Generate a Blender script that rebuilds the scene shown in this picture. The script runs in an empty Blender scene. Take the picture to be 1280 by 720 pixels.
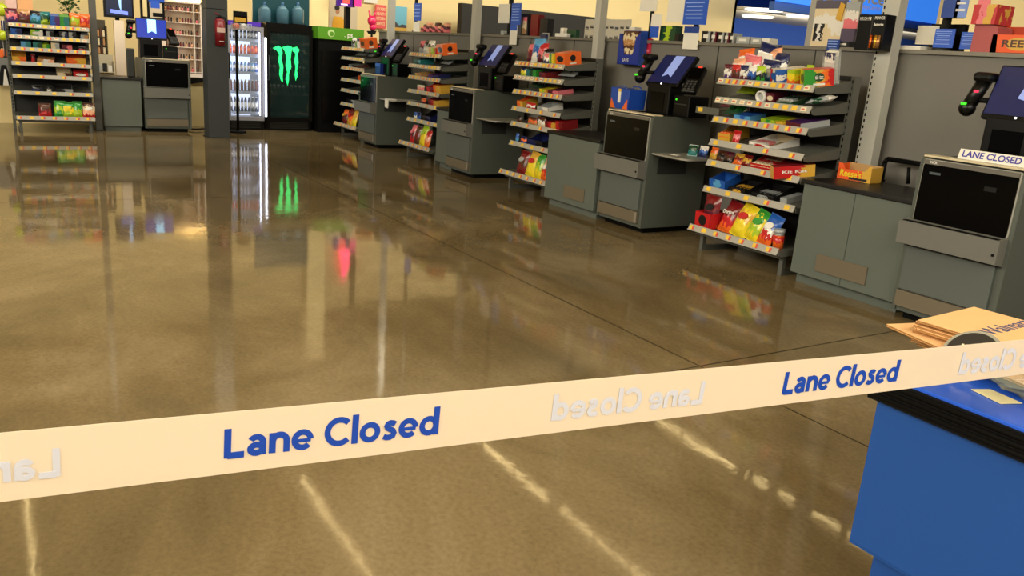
import bpy, bmesh, math, random
from mathutils import Vector, Matrix, noise
R = math.radians
rnd = random.Random(7)
scene = bpy.context.scene
col = scene.collection

# ------------------------------------------------------------------ camera
H = 1.62
F = 1044.2
ROT = ((0.52509221, 0.84801882, 0.07170951),
       (0.26386493, -0.08211661, -0.96105783),
       (-0.80910659, 0.52356561, -0.26688122))
RIGHT, DOWN, FWD = (Vector(v) for v in ROT)
cam = bpy.data.cameras.new('camera')
cam.sensor_width = 36; cam.lens = F / 1280 * 36; cam.clip_start = .02; cam.clip_end = 200
cam_obj = bpy.data.objects.new('camera', cam); col.objects.link(cam_obj)
M3 = Matrix((RIGHT, -DOWN, -FWD)).transposed()
cam_obj.matrix_world = Matrix.Translation((0, 0, H)) @ M3.to_4x4()
scene.camera = cam_obj

def at(x, y, X=None, Y=None, Z=None):
    """world point on the plane X=, Y= or Z= seen in direction (x, y)"""
    d = RIGHT * ((x - 640) / F) + DOWN * ((y - 360) / F) + FWD
    if X is not None: t = X / d.x
    elif Y is not None: t = Y / d.y
    else: t = (Z - H) / d.z
    return d * t + Vector((0, 0, H))

# ------------------------------------------------------------------ materials
def lin(c):
    return tuple(((v / 255) / 12.92 if v <= 10 else (((v / 255) + .055) / 1.055) ** 2.4) for v in c) + (1,)
MC = {}
def mat(rgb, rough=.5, metal=0, emit=0, spec=.5, bump=0, bscale=40, alpha=1, trans=0, var=0, coat=0):
    key = (rgb, rough, metal, emit, spec, bump, bscale, alpha, trans, var, coat)
    if key in MC: return MC[key]
    m = bpy.data.materials.new('m%d' % len(MC)); m.use_nodes = True
    nt = m.node_tree; b = nt.nodes['Principled BSDF']
    b.inputs['Base Color'].default_value = lin(rgb)
    b.inputs['Roughness'].default_value = rough
    b.inputs['Metallic'].default_value = metal
    b.inputs['Specular IOR Level'].default_value = spec
    b.inputs['Coat Weight'].default_value = coat
    if emit:
        b.inputs['Emission Color'].default_value = lin(rgb); b.inputs['Emission Strength'].default_value = emit
    if alpha < 1: b.inputs['Alpha'].default_value = alpha
    if trans: b.inputs['Transmission Weight'].default_value = trans
    if bump or var:
        tc = nt.nodes.new('ShaderNodeTexCoord'); n = nt.nodes.new('ShaderNodeTexNoise')
        n.inputs['Scale'].default_value = bscale; n.inputs['Detail'].default_value = 4
        nt.links.new(tc.outputs['Object'], n.inputs['Vector'])
        if bump:
            bp = nt.nodes.new('ShaderNodeBump'); bp.inputs['Strength'].default_value = bump; bp.inputs['Distance'].default_value = .01
            nt.links.new(n.outputs['Fac'], bp.inputs['Height']); nt.links.new(bp.outputs['Normal'], b.inputs['Normal'])
        if var:
            mx = nt.nodes.new('ShaderNodeMix'); mx.data_type = 'RGBA'
            c = lin(rgb); mx.inputs['A'].default_value = tuple(v * (1 - var) for v in c[:3]) + (1,)
            mx.inputs['B'].default_value = tuple(min(1, v * (1 + var)) for v in c[:3]) + (1,)
            nt.links.new(n.outputs['Fac'], mx.inputs['Factor']); nt.links.new(mx.outputs['Result'], b.inputs['Base Color'])
    MC[key] = m
    return m

def art(cols, scale=(6, 6, 6), rough=.28, blob=True, coat=.3, axis=2, size=1.0):
    """printed packaging: colour bands along an axis broken up by a noisy print"""
    key = ('art', tuple(cols), scale, rough, blob, axis, size)
    if key in MC: return MC[key]
    m = bpy.data.materials.new('print%d' % len(MC)); m.use_nodes = True
    nt = m.node_tree; b = nt.nodes['Principled BSDF']; b.inputs['Roughness'].default_value = rough
    b.inputs['Coat Weight'].default_value = coat; b.inputs['Coat Roughness'].default_value = .15
    tc = nt.nodes.new('ShaderNodeTexCoord')
    sx = nt.nodes.new('ShaderNodeSeparateXYZ'); nt.links.new(tc.outputs['Generated'], sx.inputs[0])
    n = nt.nodes.new('ShaderNodeTexNoise'); n.inputs['Scale'].default_value = 5; n.inputs['Detail'].default_value = 3
    nt.links.new(tc.outputs['Generated'], n.inputs['Vector'])
    ma = nt.nodes.new('ShaderNodeMath'); ma.operation = 'MULTIPLY_ADD'; ma.inputs[1].default_value = .75; 
    mb = nt.nodes.new('ShaderNodeMath'); mb.operation = 'SUBTRACT'; mb.inputs[1].default_value = .375
    nt.links.new(n.outputs['Fac'], ma.inputs[0]); nt.links.new(sx.outputs[axis], mb.inputs[0]); nt.links.new(mb.outputs[0], ma.inputs[2])
    cr = nt.nodes.new('ShaderNodeValToRGB'); cr.color_ramp.interpolation = 'CONSTANT'
    e = cr.color_ramp.elements
    while len(e) < len(cols): e.new(.5)
    for i, c in enumerate(cols):
        e[i].position = 0 if i == 0 else i / len(cols); e[i].color = lin(c)
    nt.links.new(ma.outputs[0], cr.inputs[0]); nt.links.new(cr.outputs['Color'], b.inputs['Base Color'])
    MC[key] = m
    return m

GREY = mat((97, 104, 97), .42, spec=.45, bump=.04, bscale=300)
GREY_D = mat((42, 43, 40), .5, bump=.04, bscale=300)
BODY = mat((84, 89, 82), .4, bump=.05, bscale=350)
BIN = mat((110, 109, 103), .4, metal=.0, bump=.03, bscale=200)
STEEL = mat((170, 166, 154), .34, metal=.4, bump=.03, bscale=120)
PLATE = mat((118, 108, 90), .4, metal=.2, bump=.05, bscale=90)
RAIL = mat((172, 168, 158), .4)
SHELF = mat((92, 93, 86), .42)
POST = mat((186, 185, 176), .45)
BLACK = mat((6, 6, 7), .3, spec=.3)
BLACKM = mat((7, 7, 8), .6, spec=.15)
GLOSS = mat((3, 3, 4), .12, spec=.14)
RUBBER = mat((6, 6, 6), .55, spec=.12)
WORK = mat((14, 13, 13), .4, bump=.05, bscale=200)
BEIGE = mat((214, 200, 168), .35)
WALLG = mat((116, 113, 107), .6, var=.06, bscale=3)
CREAM = mat((240, 218, 160), .8, var=.03, bscale=2)
WHITE = mat((235, 232, 222), .45)
PAPER = mat((240, 236, 224), .7)
YEL = mat((240, 196, 60), .4); REDT = mat((214, 84, 70), .4); TAGW = mat((238, 226, 190), .4)
BLUEP = mat((30, 66, 150), .3, coat=.2)
SIGNB = mat((44, 92, 205), .4)

# ------------------------------------------------------------------ mesh tools
class MB:
    def __init__(s): s.v = []; s.f = []; s.mi = []; s.mats = []; s.sm = []
    def m(s, mt):
        if mt not in s.mats: s.mats.append(mt)
        return s.mats.index(mt)
    def add(s, vs, fs, mt, M=None, smooth=False):
        o = len(s.v)
        s.v += [tuple((M @ Vector(v)) if M else Vector(v)) for v in vs]
        k = s.m(mt)
        for f in fs: s.f.append([o + i for i in f]); s.mi.append(k); s.sm.append(smooth)
        return s
    def box(s, x0, x1, y0, y1, z0, z1, mt, M=None, top=None, front=None):
        vs = [(x0, y0, z0), (x1, y0, z0), (x1, y1, z0), (x0, y1, z0), (x0, y0, z1), (x1, y0, z1), (x1, y1, z1), (x0, y1, z1)]
        s.add(vs, [(0, 3, 2, 1), (2, 3, 7, 6), (1, 2, 6, 5), (3, 0, 4, 7)], mt, M)
        s.add([vs[i] for i in (4, 5, 6, 7)], [(0, 1, 2, 3)], top or mt, M)
        s.add([vs[i] for i in (0, 1, 5, 4)], [(0, 1, 2, 3)], front or mt, M)
        return s
    def rbox(s, x0, x1, y0, y1, z0, z1, mt, r=.01, seg=2, M=None):
        bm = bmesh.new(); bmesh.ops.create_cube(bm, size=1)
        for v in bm.verts:
            v.co = Vector(((x0 + x1) / 2 + v.co.x * (x1 - x0), (y0 + y1) / 2 + v.co.y * (y1 - y0), (z0 + z1) / 2 + v.co.z * (z1 - z0)))
        bmesh.ops.bevel(bm, geom=bm.edges[:], offset=r, segments=seg, affect='EDGES', profile=.5)
        bm.verts.index_update()
        s.add([v.co.copy() for v in bm.verts], [[v.index for v in f.verts] for f in bm.faces], mt, M)
        bm.free(); return s
    def prism(s, pts, a0, a1, mt, axis='y', M=None, capm=None):
        """polygon pts extruded; axis 'y': pts are (x,z); 'z': (x,y); 'x': (y,z)"""
        def mk(p, a):
            return {'y': (p[0], a, p[1]), 'z': (p[0], p[1], a), 'x': (a, p[0], p[1])}[axis]
        n = len(pts)
        vs = [mk(p, a0) for p in pts] + [mk(p, a1) for p in pts]
        s.add(vs, [(i, (i + 1) % n, n + (i + 1) % n, n + i) for i in range(n)], mt, M)
        s.add(vs, [tuple(range(n)), tuple(range(2 * n - 1, n - 1, -1))], capm or mt, M)
        return s
    def cyl(s, p0, p1, r0, mt, r1=None, n=14, caps=True, smooth=True):
        p0 = Vector(p0); p1 = Vector(p1); r1 = r0 if r1 is None else r1
        d = (p1 - p0).normalized(); a = d.orthogonal().normalized(); b = d.cross(a)
        vs = []
        for p, r in ((p0, r0), (p1, r1)):
            vs += [p + (a * math.cos(2 * math.pi * i / n) + b * math.sin(2 * math.pi * i / n)) * r for i in range(n)]
        s.add(vs, [(i, (i + 1) % n, n + (i + 1) % n, n + i) for i in range(n)], mt, smooth=smooth)
        if caps: s.add(vs, [tuple(range(n - 1, -1, -1)), tuple(range(n, 2 * n))], mt)
        return s
    def ball(s, c, r, mt, sc=(1, 1, 1), n=10):
        vs = []; fs = []
        for i in range(n + 1):
            t = math.pi * i / n
            for j in range(2 * n):
                p = math.pi * j / n
                vs.append((c[0] + r * sc[0] * math.sin(t) * math.cos(p), c[1] + r * sc[1] * math.sin(t) * math.sin(p), c[2] + r * sc[2] * math.cos(t)))
        for i in range(n):
            for j in range(2 * n):
                fs.append((i * 2 * n + j, (i + 1) * 2 * n + j, (i + 1) * 2 * n + (j + 1) % (2 * n), i * 2 * n + (j + 1) % (2 * n)))
        s.add(vs, fs, mt, smooth=True); return s
    def tube(s, pts, r, mt, n=8):
        for a, b in zip(pts, pts[1:]): s.cyl(a, b, r, mt, n=n)
        return s
    def mesh(s, name):
        me = bpy.data.meshes.new(name); me.from_pydata([tuple(v) for v in s.v], [], s.f)
        for m in s.mats: me.materials.append(m)
        for p, k, q in zip(me.polygons, s.mi, s.sm): p.material_index = k; p.use_smooth = q
        me.validate(); me.update()
        bm = bmesh.new(); bm.from_mesh(me); bmesh.ops.remove_doubles(bm, verts=bm.verts, dist=1e-5)
        bmesh.ops.recalc_face_normals(bm, faces=bm.faces); bm.to_mesh(me); bm.free()
        return me
    def build(s, name, parent=None, loc=None, rz=0, M=None):
        o = bpy.data.objects.new(name, s.mesh(name)); col.objects.link(o)
        if parent: o.parent = parent
        if loc is not None: o.location = loc
        if rz: o.rotation_euler = (0, 0, rz)
        if M is not None: o.matrix_local = M
        return o

def tag(o, label, cat, group=None):
    if len(label.split()) > 16: print('LONG', label)
    o['label'] = label; o['category'] = cat
    if group: o['group'] = group
    return o
def struct(o): o['kind'] = 'structure'; return o
def empty(name, loc, rz=0, M=None):
    o = bpy.data.objects.new(name, None); col.objects.link(o); o.empty_display_size = .1
    if M is not None: o.matrix_world = M
    else: o.location = loc; o.rotation_euler = (0, 0, rz)
    return o
def kids(o): return [c for c in bpy.data.objects if c.parent == o]
def copy_tree(o, loc=None, rz=None, M=None):
    def rec(a, par):
        c = a.copy(); col.objects.link(c); c.parent = par
        for k in CH.get(a.name, ()) or kids(a): rec(k, c)
        return c
    c = rec(o, None)
    if M is not None: c.matrix_world = M
    if loc is not None: c.location = loc
    if rz is not None: c.rotation_euler = (0, 0, rz)
    return c
CH = {}
TXT = {}
def text_mesh(s, size, offset=.0, extrude=.0):
    key = (s, size, offset, extrude)
    if key in TXT: return TXT[key]
    cu = bpy.data.curves.new('lettering', 'FONT'); cu.body = s; cu.size = size; cu.offset = offset; cu.extrude = extrude
    cu.align_x = 'CENTER'; cu.align_y = 'CENTER'
    o = bpy.data.objects.new('lettering', cu); col.objects.link(o)
    bpy.context.view_layer.update()
    dg = bpy.context.evaluated_depsgraph_get()
    me = bpy.data.meshes.new_from_object(o.evaluated_get(dg))
    bpy.data.objects.remove(o); TXT[key] = me
    return me
def lettering(s, size, mt, parent, M, width=None, offset=0, name='lettering', mirror=False, extrude=.0004):
    me = text_mesh(s, size, min(offset, size * .022), extrude).copy()
    xs = [v.co.x for v in me.vertices]; w = max(xs) - min(xs)
    k = (width / w) if width else 1
    for v in me.vertices: v.co.x *= k * (-1 if mirror else 1)
    me.materials.clear(); me.materials.append(mt)
    for p in me.polygons: p.material_index = 0
    o = bpy.data.objects.new(name, me); col.objects.link(o); o.parent = parent; o.matrix_local = M
    return o
UPR = Matrix.Rotation(R(90), 4, 'X')          # text plane upright, reads from -Y
T = Matrix.Translation

# ------------------------------------------------------------------ setting
def floor_mat():
    m = bpy.data.materials.new('polished_concrete'); m.use_nodes = True
    nt = m.node_tree; N = nt.nodes; L = nt.links; b = N['Principled BSDF']
    tc = N.new('ShaderNodeTexCoord')
    n1 = N.new('ShaderNodeTexNoise'); n1.inputs['Scale'].default_value = .55; n1.inputs['Detail'].default_value = 9; n1.inputs['Roughness'].default_value = .62; n1.inputs['Distortion'].default_value = .6
    mp = N.new('ShaderNodeMapping'); mp.inputs['Rotation'].default_value = (0, 0, .4); mp.inputs['Scale'].default_value = (1, 1.5, 1)
    L.new(tc.outputs['Object'], mp.inputs[0]); L.new(mp.outputs[0], n1.inputs['Vector'])
    cr = N.new('ShaderNodeValToRGB'); e = cr.color_ramp.elements
    e[0].position = .3; e[0].color = lin((95, 81, 55)); e[1].position = .72; e[1].color = lin((148, 130, 98))
    q = e.new(.5); q.color = lin((121, 104, 73))
    L.new(n1.outputs['Fac'], cr.inputs[0])
    n2 = N.new('ShaderNodeTexNoise'); n2.inputs['Scale'].default_value = 45; n2.inputs['Detail'].default_value = 6; n2.inputs['Roughness'].default_value = .7
    L.new(tc.outputs['Object'], n2.inputs['Vector'])
    r2 = N.new('ShaderNodeValToRGB'); r2.color_ramp.elements[0].position = .33; r2.color_ramp.elements[1].position = .6
    r2.color_ramp.elements[0].color = (.62, .6, .55, 1); r2.color_ramp.elements[1].color = (1, 1, 1, 1)
    L.new(n2.outputs['Fac'], r2.inputs[0])
    mx = N.new('ShaderNodeMix'); mx.data_type = 'RGBA'; mx.blend_type = 'MULTIPLY'; mx.inputs['Factor'].default_value = .55
    L.new(cr.outputs[0], mx.inputs['A']); L.new(r2.outputs[0], mx.inputs['B'])
    L.new(mx.outputs['Result'], b.inputs['Base Color'])
    n3 = N.new('ShaderNodeTexNoise'); n3.inputs['Scale'].default_value = 1.3; n3.inputs['Detail'].default_value = 6
    L.new(tc.outputs['Object'], n3.inputs['Vector'])
    mr = N.new('ShaderNodeMapRange'); mr.inputs['From Min'].default_value = .3; mr.inputs['From Max'].default_value = .7
    mr.inputs['To Min'].default_value = .03; mr.inputs['To Max'].default_value = .085
    L.new(n3.outputs['Fac'], mr.inputs[0]); L.new(mr.outputs[0], b.inputs['Roughness'])
    b.inputs['Specular IOR Level'].default_value = .17
    n4 = N.new('ShaderNodeTexNoise'); n4.inputs['Scale'].default_value = 5; n4.inputs['Detail'].default_value = 5
    L.new(tc.outputs['Object'], n4.inputs['Vector'])
    bp = N.new('ShaderNodeBump'); bp.inputs['Strength'].default_value = .035; bp.inputs['Distance'].default_value = .02
    L.new(n4.outputs['Fac'], bp.inputs['Height']); L.new(bp.outputs['Normal'], b.inputs['Normal'])
    return m
FLOOR = floor_mat()
JX, JY = -3.17, 3.36
fl = MB()
xs = [-26, -8.83 - .004, -8.83 + .004, JX - .004, JX + .004, 5]
ys = [-9, -2.3 - .004, -2.3 + .004, JY - .004, JY + .004, 9.0 - .004, 9.0 + .004, 45]
JOINT = mat((26, 22, 16), .8)
for i in range(len(xs) - 1):
    for j in range(len(ys) - 1):
        g = (i % 2 == 1) or (j % 2 == 1)
        z = -.004 if g else 0
        fl.add([(xs[i], ys[j], z), (xs[i + 1], ys[j], z), (xs[i + 1], ys[j + 1], z), (xs[i], ys[j + 1], z)], [(0, 1, 2, 3)], JOINT if g else FLOOR)
fl.add([(-26, -9, -.15), (5, -9, -.15), (5, 45, -.15), (-26, 45, -.15)], [(0, 3, 2, 1)], JOINT)
struct(fl.build('floor'))
CEIL = mat((140, 132, 108), .9, var=.05, bscale=.6)
ce = MB(); ce.box(-26, 5, -9, 45, 5.0, 5.15, CEIL); struct(ce.build('ceiling'))

# far wall (cream) with the darker band, the teal panel and the blue service area
FX = -20.0
def wallquad(name, y0, y1, z0, z1, mt, x=FX, th=.1):
    b = MB(); b.box(x - th, x, y0, y1, z0, z1, mt); return b.build(name)
struct(wallquad('wall_left', -9, 20.6, 0, 5.0, CREAM, FX))
struct(wallquad('wall_back', 20.6, 45, 0, 5.0, mat((44, 92, 190), .7), FX - 3.2))
b = MB(); b.box(FX - 3.2, FX, 20.5, 20.6, 0, 5, CREAM); struct(b.build('wall_side'))
b = MB(); b.box(FX - 3.2, FX + .3, 20.6, 45, 3.55, 3.65, mat((225, 215, 190), .8)); struct(b.build('ceiling_alcove'))

# partition behind the checkouts
WY = 6.42; WT = 1.9
def partition(name, x0, x1, x_seams, h=WT):
    b = MB(); b.box(x0, x1, WY, WY + .1, 0, h - .03, WALLG)
    b.box(x0, x1, WY - .03, WY + .26, h - .03, h, mat((128, 124, 114), .45, metal=.3))
    for s in x_seams: b.box(s - .006, s + .006, WY - .004, WY, .1, h - .03, GREY_D)
    return struct(b.build(name))
partition('wall_right', -15.1, 2.5, (-13.6, -12.3, -9.9, -8.9, -6.4, -5.2, -2.2, -.5))
# low cream wall behind the left row
b = MB(); b.box(-15.95, -15.85, -3, 3.65, 0, .78, CREAM); b.box(-16.0, -15.8, -3, 3.65, .78, .82, WHITE)
struct(b.build('wall_low'))

# ------------------------------------------------------------------ price tags + shelf rack
LIPZ = [1.54, 1.375, 1.205, 1.0, .815, .575, .22]
TILT = R(10)
tag_me = None
def price_tag_mesh(kind):
    b = MB()
    if kind == 0: b.box(-.028, .006, -.0015, 0, -.019, .019, YEL); b.box(.006, .028, -.0015, 0, -.019, .019, REDT)
    elif kind == 1: b.box(-.028, .028, -.0015, 0, -.019, .019, YEL)
    else: b.box(-.028, .028, -.0015, 0, -.017, .017, TAGW); b.box(-.02, .012, -.002, -.0015, -.004, .006, REDT)
    return b.mesh('price_tag')
TAGM = [price_tag_mesh(k) for k in range(3)]
TAGSETS = {0: (12, 1), 1: (11, 1), 2: (9, 0), 3: (4, 0), 4: (4, 0), 5: (5, 0), 6: (7, 0)}
def make_rack(name='snack_rack', depthtone=SHELF):
    root = empty(name, (0, 0, 0))
    bp = MB(); bp.box(-.52, .52, .60, .63, .12, 1.66, mat((20, 20, 19), .6))
    bp.build('back_panel', root)
    for sx in (-1, 1):
        u = MB(); u.box(sx * .535 - .02, sx * .535 + .02, .56, .64, 0, 1.66, SHELF)
        for k in range(28): u.box(sx * .535 - .006, sx * .535 + .006, .5585, .5605, .2 + k * .052, .225 + k * .052, BLACKM)
        u.build('upright', root)
        g = MB(); g.box(sx * .47 - .02, sx * .47 + .02, .12, .6, .0, .045, SHELF); g.box(sx * .47 - .02, sx * .47 + .02, .12, .16, .045, .16, SHELF)
        g.build('leg', root)
    for i, z in enumerate(LIPZ):
        base = i == 6
        y0 = 0 if base else .12
        D = .58 if base else .44
        s = MB()
        Mx = T((0, y0, z)) @ Matrix.Rotation(TILT if not base else R(3), 4, 'X')
        # tray with bent-down rounded sides
        s.box(-.525, .525, .0, D, -.004, .004, SHELF, Mx)
        for sx in (-1, 1):
            pts = [(0, -.03), (.03, -.045), (D - .05, -.085 if not base else -.05), (D, -.085 if not base else -.05), (D, .004), (0, .004)]
            s.prism(pts, sx * .531 - .004, sx * .531 + .004, SHELF, 'x', Mx)
        if base: s.box(-.5, .5, .06, .09, -.07, -.004, SHELF, Mx)
        sh = s.build('shelf', root)
        r = MB()
        Mr = T((0, y0 - .002, z)) @ Matrix.Rotation(R(-22), 4, 'X')
        r.prism([(-.006, -.032), (0, -.032), (0, .026), (-.004, .03), (-.008, .026)], -.525, .525, RAIL, 'x', Mr)
        r.box(-.525, .525, -.013, -.006, -.032, -.024, RAIL, Mr)
        r.build('price_rail', sh)
        n, dense = TAGSETS[i]
        for k in range(n):
            x = -.49 + (k + .12 * rnd.random()) * (.98 / max(1, n - .6)) + (.0 if n > 6 else .03)
            if x > .5: continue
            t = bpy.data.objects.new('price_tag', TAGM[rnd.choice((0, 2, 2, 1) if dense else (0, 0, 1))]); col.objects.link(t); t.parent = sh
            t.matrix_local = Mr @ T((x, -.0085, -.001))
    return root

RACK0 = make_rack()
racks = {}
def place_rack(key, X, Y, rz, label):
    global RACK0
    if not racks: o = RACK0
    else: o = copy_tree(racks[list(racks)[0]])
    o.location = (X, Y, 0); o.rotation_euler = (0, 0, rz)
    tag(o, label, 'shelf rack', 'snack racks between the checkouts')
    racks[key] = o
    return o
RACKPOS = {4: (-5.03, 5.50, 0), 3: (-8.49, 5.52, 0), 2: (-11.5, 5.50, 0), 1: (-14.30, 5.48, 0), 0: (-14.5, .985, R(90))}
RACKLAB = {4: 'nearest and largest grey snack rack, left of the cabinet holding an orange tray',
           3: 'grey snack rack left of the two-tone checkout with blue gift bag, second nearest',
           2: 'grey snack rack between the third and fourth checkouts of the right row',
           1: 'farthest grey snack rack of the right row, beside the green topped kiosk',
           0: 'dark snack rack at the far left of the back row, facing the camera'}
for k in (4, 3, 2, 1, 0):
    X, Y, rz = RACKPOS[k]
    place_rack(k, X, Y, rz, RACKLAB[k])
RN = {4: 'the nearest rack', 3: 'the second nearest rack', 2: 'the third rack', 1: 'the farthest right-row rack', 0: 'the far left rack'}
SN = ['top shelf', 'second shelf', 'third shelf', 'fourth shelf', 'fifth shelf', 'sixth shelf', 'bottom shelf']
def rackM(k): X, Y, rz = RACKPOS[k]; return T((X, Y, 0)) @ Matrix.Rotation(rz, 4, 'Z')
def slot(k, i, x, d=.03, rz=0, rx=0, up=0, ry=0):
    """matrix standing on shelf i of rack k"""
    base = i == 6
    y0 = 0 if base else .12
    return rackM(k) @ T((0, y0, LIPZ[i])) @ Matrix.Rotation(TILT if not base else R(3), 4, 'X') @ T((x, d, .0052 + up)) @ Matrix.Rotation(rz, 4, 'Z') @ Matrix.Rotation(rx, 4, 'X') @ Matrix.Rotation(ry, 4, 'Y')

# ------------------------------------------------------------------ packaging
def bag_mesh(w, h, t, mt, seed=0, mt2=None):
    nx, nz = 12, 16; vs = []; fs = []
    b = MB(); rr = random.Random(seed); off = Vector((rr.random() * 50, rr.random() * 50, 0))
    for side in (-1, 1):
        for j in range(nz + 1):
            v = j / nz
            for i in range(nx + 1):
                u = i / nx
                e = (max(0, math.sin(math.pi * u)) ** .45) * (max(0, math.sin(math.pi * min(1, max(0, (v - .04) / .92)))) ** .4)
                n = noise.noise(Vector((u * 4, v * 5, side * 3)) + off) * .35 + noise.noise(Vector((u * 11, v * 12, side * 3)) + off) * .12
                pin = 1 - .10 * e * math.sin(math.pi * v)
                vs.append(((u - .5) * w * pin, side * t * .5 * e * (1 + n * .7), v * h + n * .004))
    K = (nx + 1) * (nz + 1)
    for s_ in range(2):
        for j in range(nz):
            for i in range(nx):
                a = s_ * K + j * (nx + 1) + i
                fs.append((a, a + 1, a + nx + 2, a + nx + 1))
    b.add(vs, fs, mt, smooth=True)
    # crimped seams
    for z0 in (-.006, h - .012):
        b.box(-w * .5, w * .5, -.0025, .0025, z0, z0 + .018, mt2 or mt)
    return b
def ellipse(w, h, y, n=18, tilt=0):
    return [(w * .5 * math.cos(2 * math.pi * i / n), h * .5 * math.sin(2 * math.pi * i / n) + tilt * math.cos(2 * math.pi * i / n)) for i in range(n)]

ORD = ['first', 'second', 'third', 'fourth', 'fifth', 'sixth', 'seventh', 'eighth', 'ninth', 'tenth', 'eleventh', 'twelfth']
def product_bag(M, w, h, t, cols, label, group=None, logo=None, word=None, seed=None, axis=2, parts=True, name='snack_bag', cat='snack bag', smaller=False):
    seed = seed if seed is not None else rnd.randrange(999)
    o = bag_mesh(w, h, t, art(cols, axis=axis)).build(name)
    o.matrix_world = M
    if parts and logo:
        lb = MB(); lb.prism(ellipse(w * .55, h * .22, 0, tilt=.01), -t * .5 - .004, -t * .5 + .006, logo, 'y'); q = lb.build('logo_badge', o, M=T((0, 0, h * .62)))
    if word: lettering(word[0], h * .16, word[1], o, T((0, -t * .62, h * .62)) @ UPR @ Matrix.Rotation(R(12), 4, 'Z'), width=w * .7, offset=.004)
    return tag(o, label, cat, group)

def carton(M, w, d, h, front, label, top=None, side=None, logo=None, word=None, group=None, name='candy_box', cat='box', flap=False):
    b = MB(); side = side or front; top = top or side
    b.box(-w / 2, w / 2, 0, d, 0, h, side, top=top, front=front)
    if flap:
        b.prism([(-w / 2, h), (w / 2, h), (w / 2 - .008, h + .02), (-w / 2 + .008, h + .02)], d - .004, d, side, 'y')
    else:
        b.box(-w / 2 + .002, w / 2 - .002, d * .47, d * .53, h, h + .0012, top)
    if logo: b.prism(ellipse(w * .7, h * .5, 0), -.002, .0005, logo, 'y', T((0, 0, h * .52)))
    if logo and h > .1: b.prism(ellipse(d * .34, h * .5, 0), w / 2 - .0005, w / 2 + .002, logo, 'x', T((0, d * .5, h * .55))); b.box(w / 2, w / 2 + .0015, d * .3, d * .7, h * .08, h * .2, WHITE)
    o = b.build(name); o.matrix_world = M
    if word: lettering(word[0], h * .35, word[1], o, T((w / 2 + .003, d * .5, h * .55)) @ Matrix.Rotation(R(90), 4, 'Z') @ UPR if h > .1 else T((0, -.003, h * .52)) @ UPR, width=(d if h > .1 else w) * (.28 if h > .12 else .6), offset=.002)
    return tag(o, label, cat, group)

def display_tray(M, w, d, h, mt, label, inner=None, hb=None, logo=None, word=None, group=None, name='display_tray'):
    """open cardboard tray: low front, high back, sloped sides"""
    b = MB(); hb = hb or h * 1.8; th = .004; inner = inner or mat((176, 140, 96), .8)
    b.box(-w / 2, w / 2, 0, d, 0, th, inner)
    b.box(-w / 2, w / 2, 0, th, 0, h, inner, front=mt)
    b.box(-w / 2, w / 2, d - th, d, 0, hb, inner)
    for sx in (-1, 1):
        xx = sx * (w / 2 - th / 2)
        b.prism([(0, 0), (d, 0), (d, hb), (d * .75, hb), (d * .25, h), (0, h)], xx - th / 2, xx + th / 2, inner, 'x', capm=mt)
    if logo: b.prism(ellipse(w * .5, h * .7, 0), -.002, .0005, logo, 'y', T((0, 0, h * .5)))
    o = b.build(name); o.matrix_world = M
    if word: lettering(word[0], h * .55, word[1], o, T((0, -.003, h * .5)) @ UPR, width=w * .62, offset=.002)
    return tag(o, label, 'display tray', group)

def bars(M, n, w, d, h, cols, label, group, x0=None, step=None, standing=False):
    """n individual wrapped bars lying in a row; each its own thing"""
    me = None
    step = step or w * 1.12
    for k in range(n):
        if me is None:
            b = MB(); b.rbox(-w / 2, w / 2, 0, d, 0, h, art(cols, axis=1), r=min(w, h) * .28)
            b.box(-w / 2 * .9, w / 2 * .9, -.012, 0, h * .45, h * .55, art(cols, axis=1)); b.box(-w / 2 * .9, w / 2 * .9, d, d + .012, h * .45, h * .55, art(cols, axis=1))
            me = b.mesh('candy_bar')
        o = bpy.data.objects.new('candy_bar', me); col.objects.link(o)
        o.matrix_world = M @ T(((k - (n - 1) / 2) * step, 0, 0)) @ Matrix.Rotation(R(rnd.uniform(-3, 3)), 4, 'Z')
        tag(o, '%s %s' % (ORD[k] + ' from left,', label), 'candy bar', group)

C = dict(red=(196, 30, 34), dred=(120, 22, 26), orange=(240, 108, 36), yellow=(240, 214, 40), lime=(170, 200, 40), green=(52, 150, 54), dgreen=(26, 70, 44),
         blue=(36, 92, 180), navy=(26, 34, 84), lblue=(90, 160, 210), purple=(84, 44, 110), maroon=(92, 26, 44), pink=(232, 120, 130), peach=(246, 178, 140),
         white=(238, 234, 226), cream=(232, 214, 176), brown=(86, 48, 30), black=(24, 22, 24), silver=(168, 172, 172), teal=(40, 120, 120), tan=(190, 140, 90), gold=(220, 170, 60))
def cm(n, r=.35): return mat(C[n], r, coat=.2)
def cs(*n): return tuple(C[i] for i in n)

# ---- nearest rack (4)
k = 4; rn = 'the nearest rack'
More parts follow.
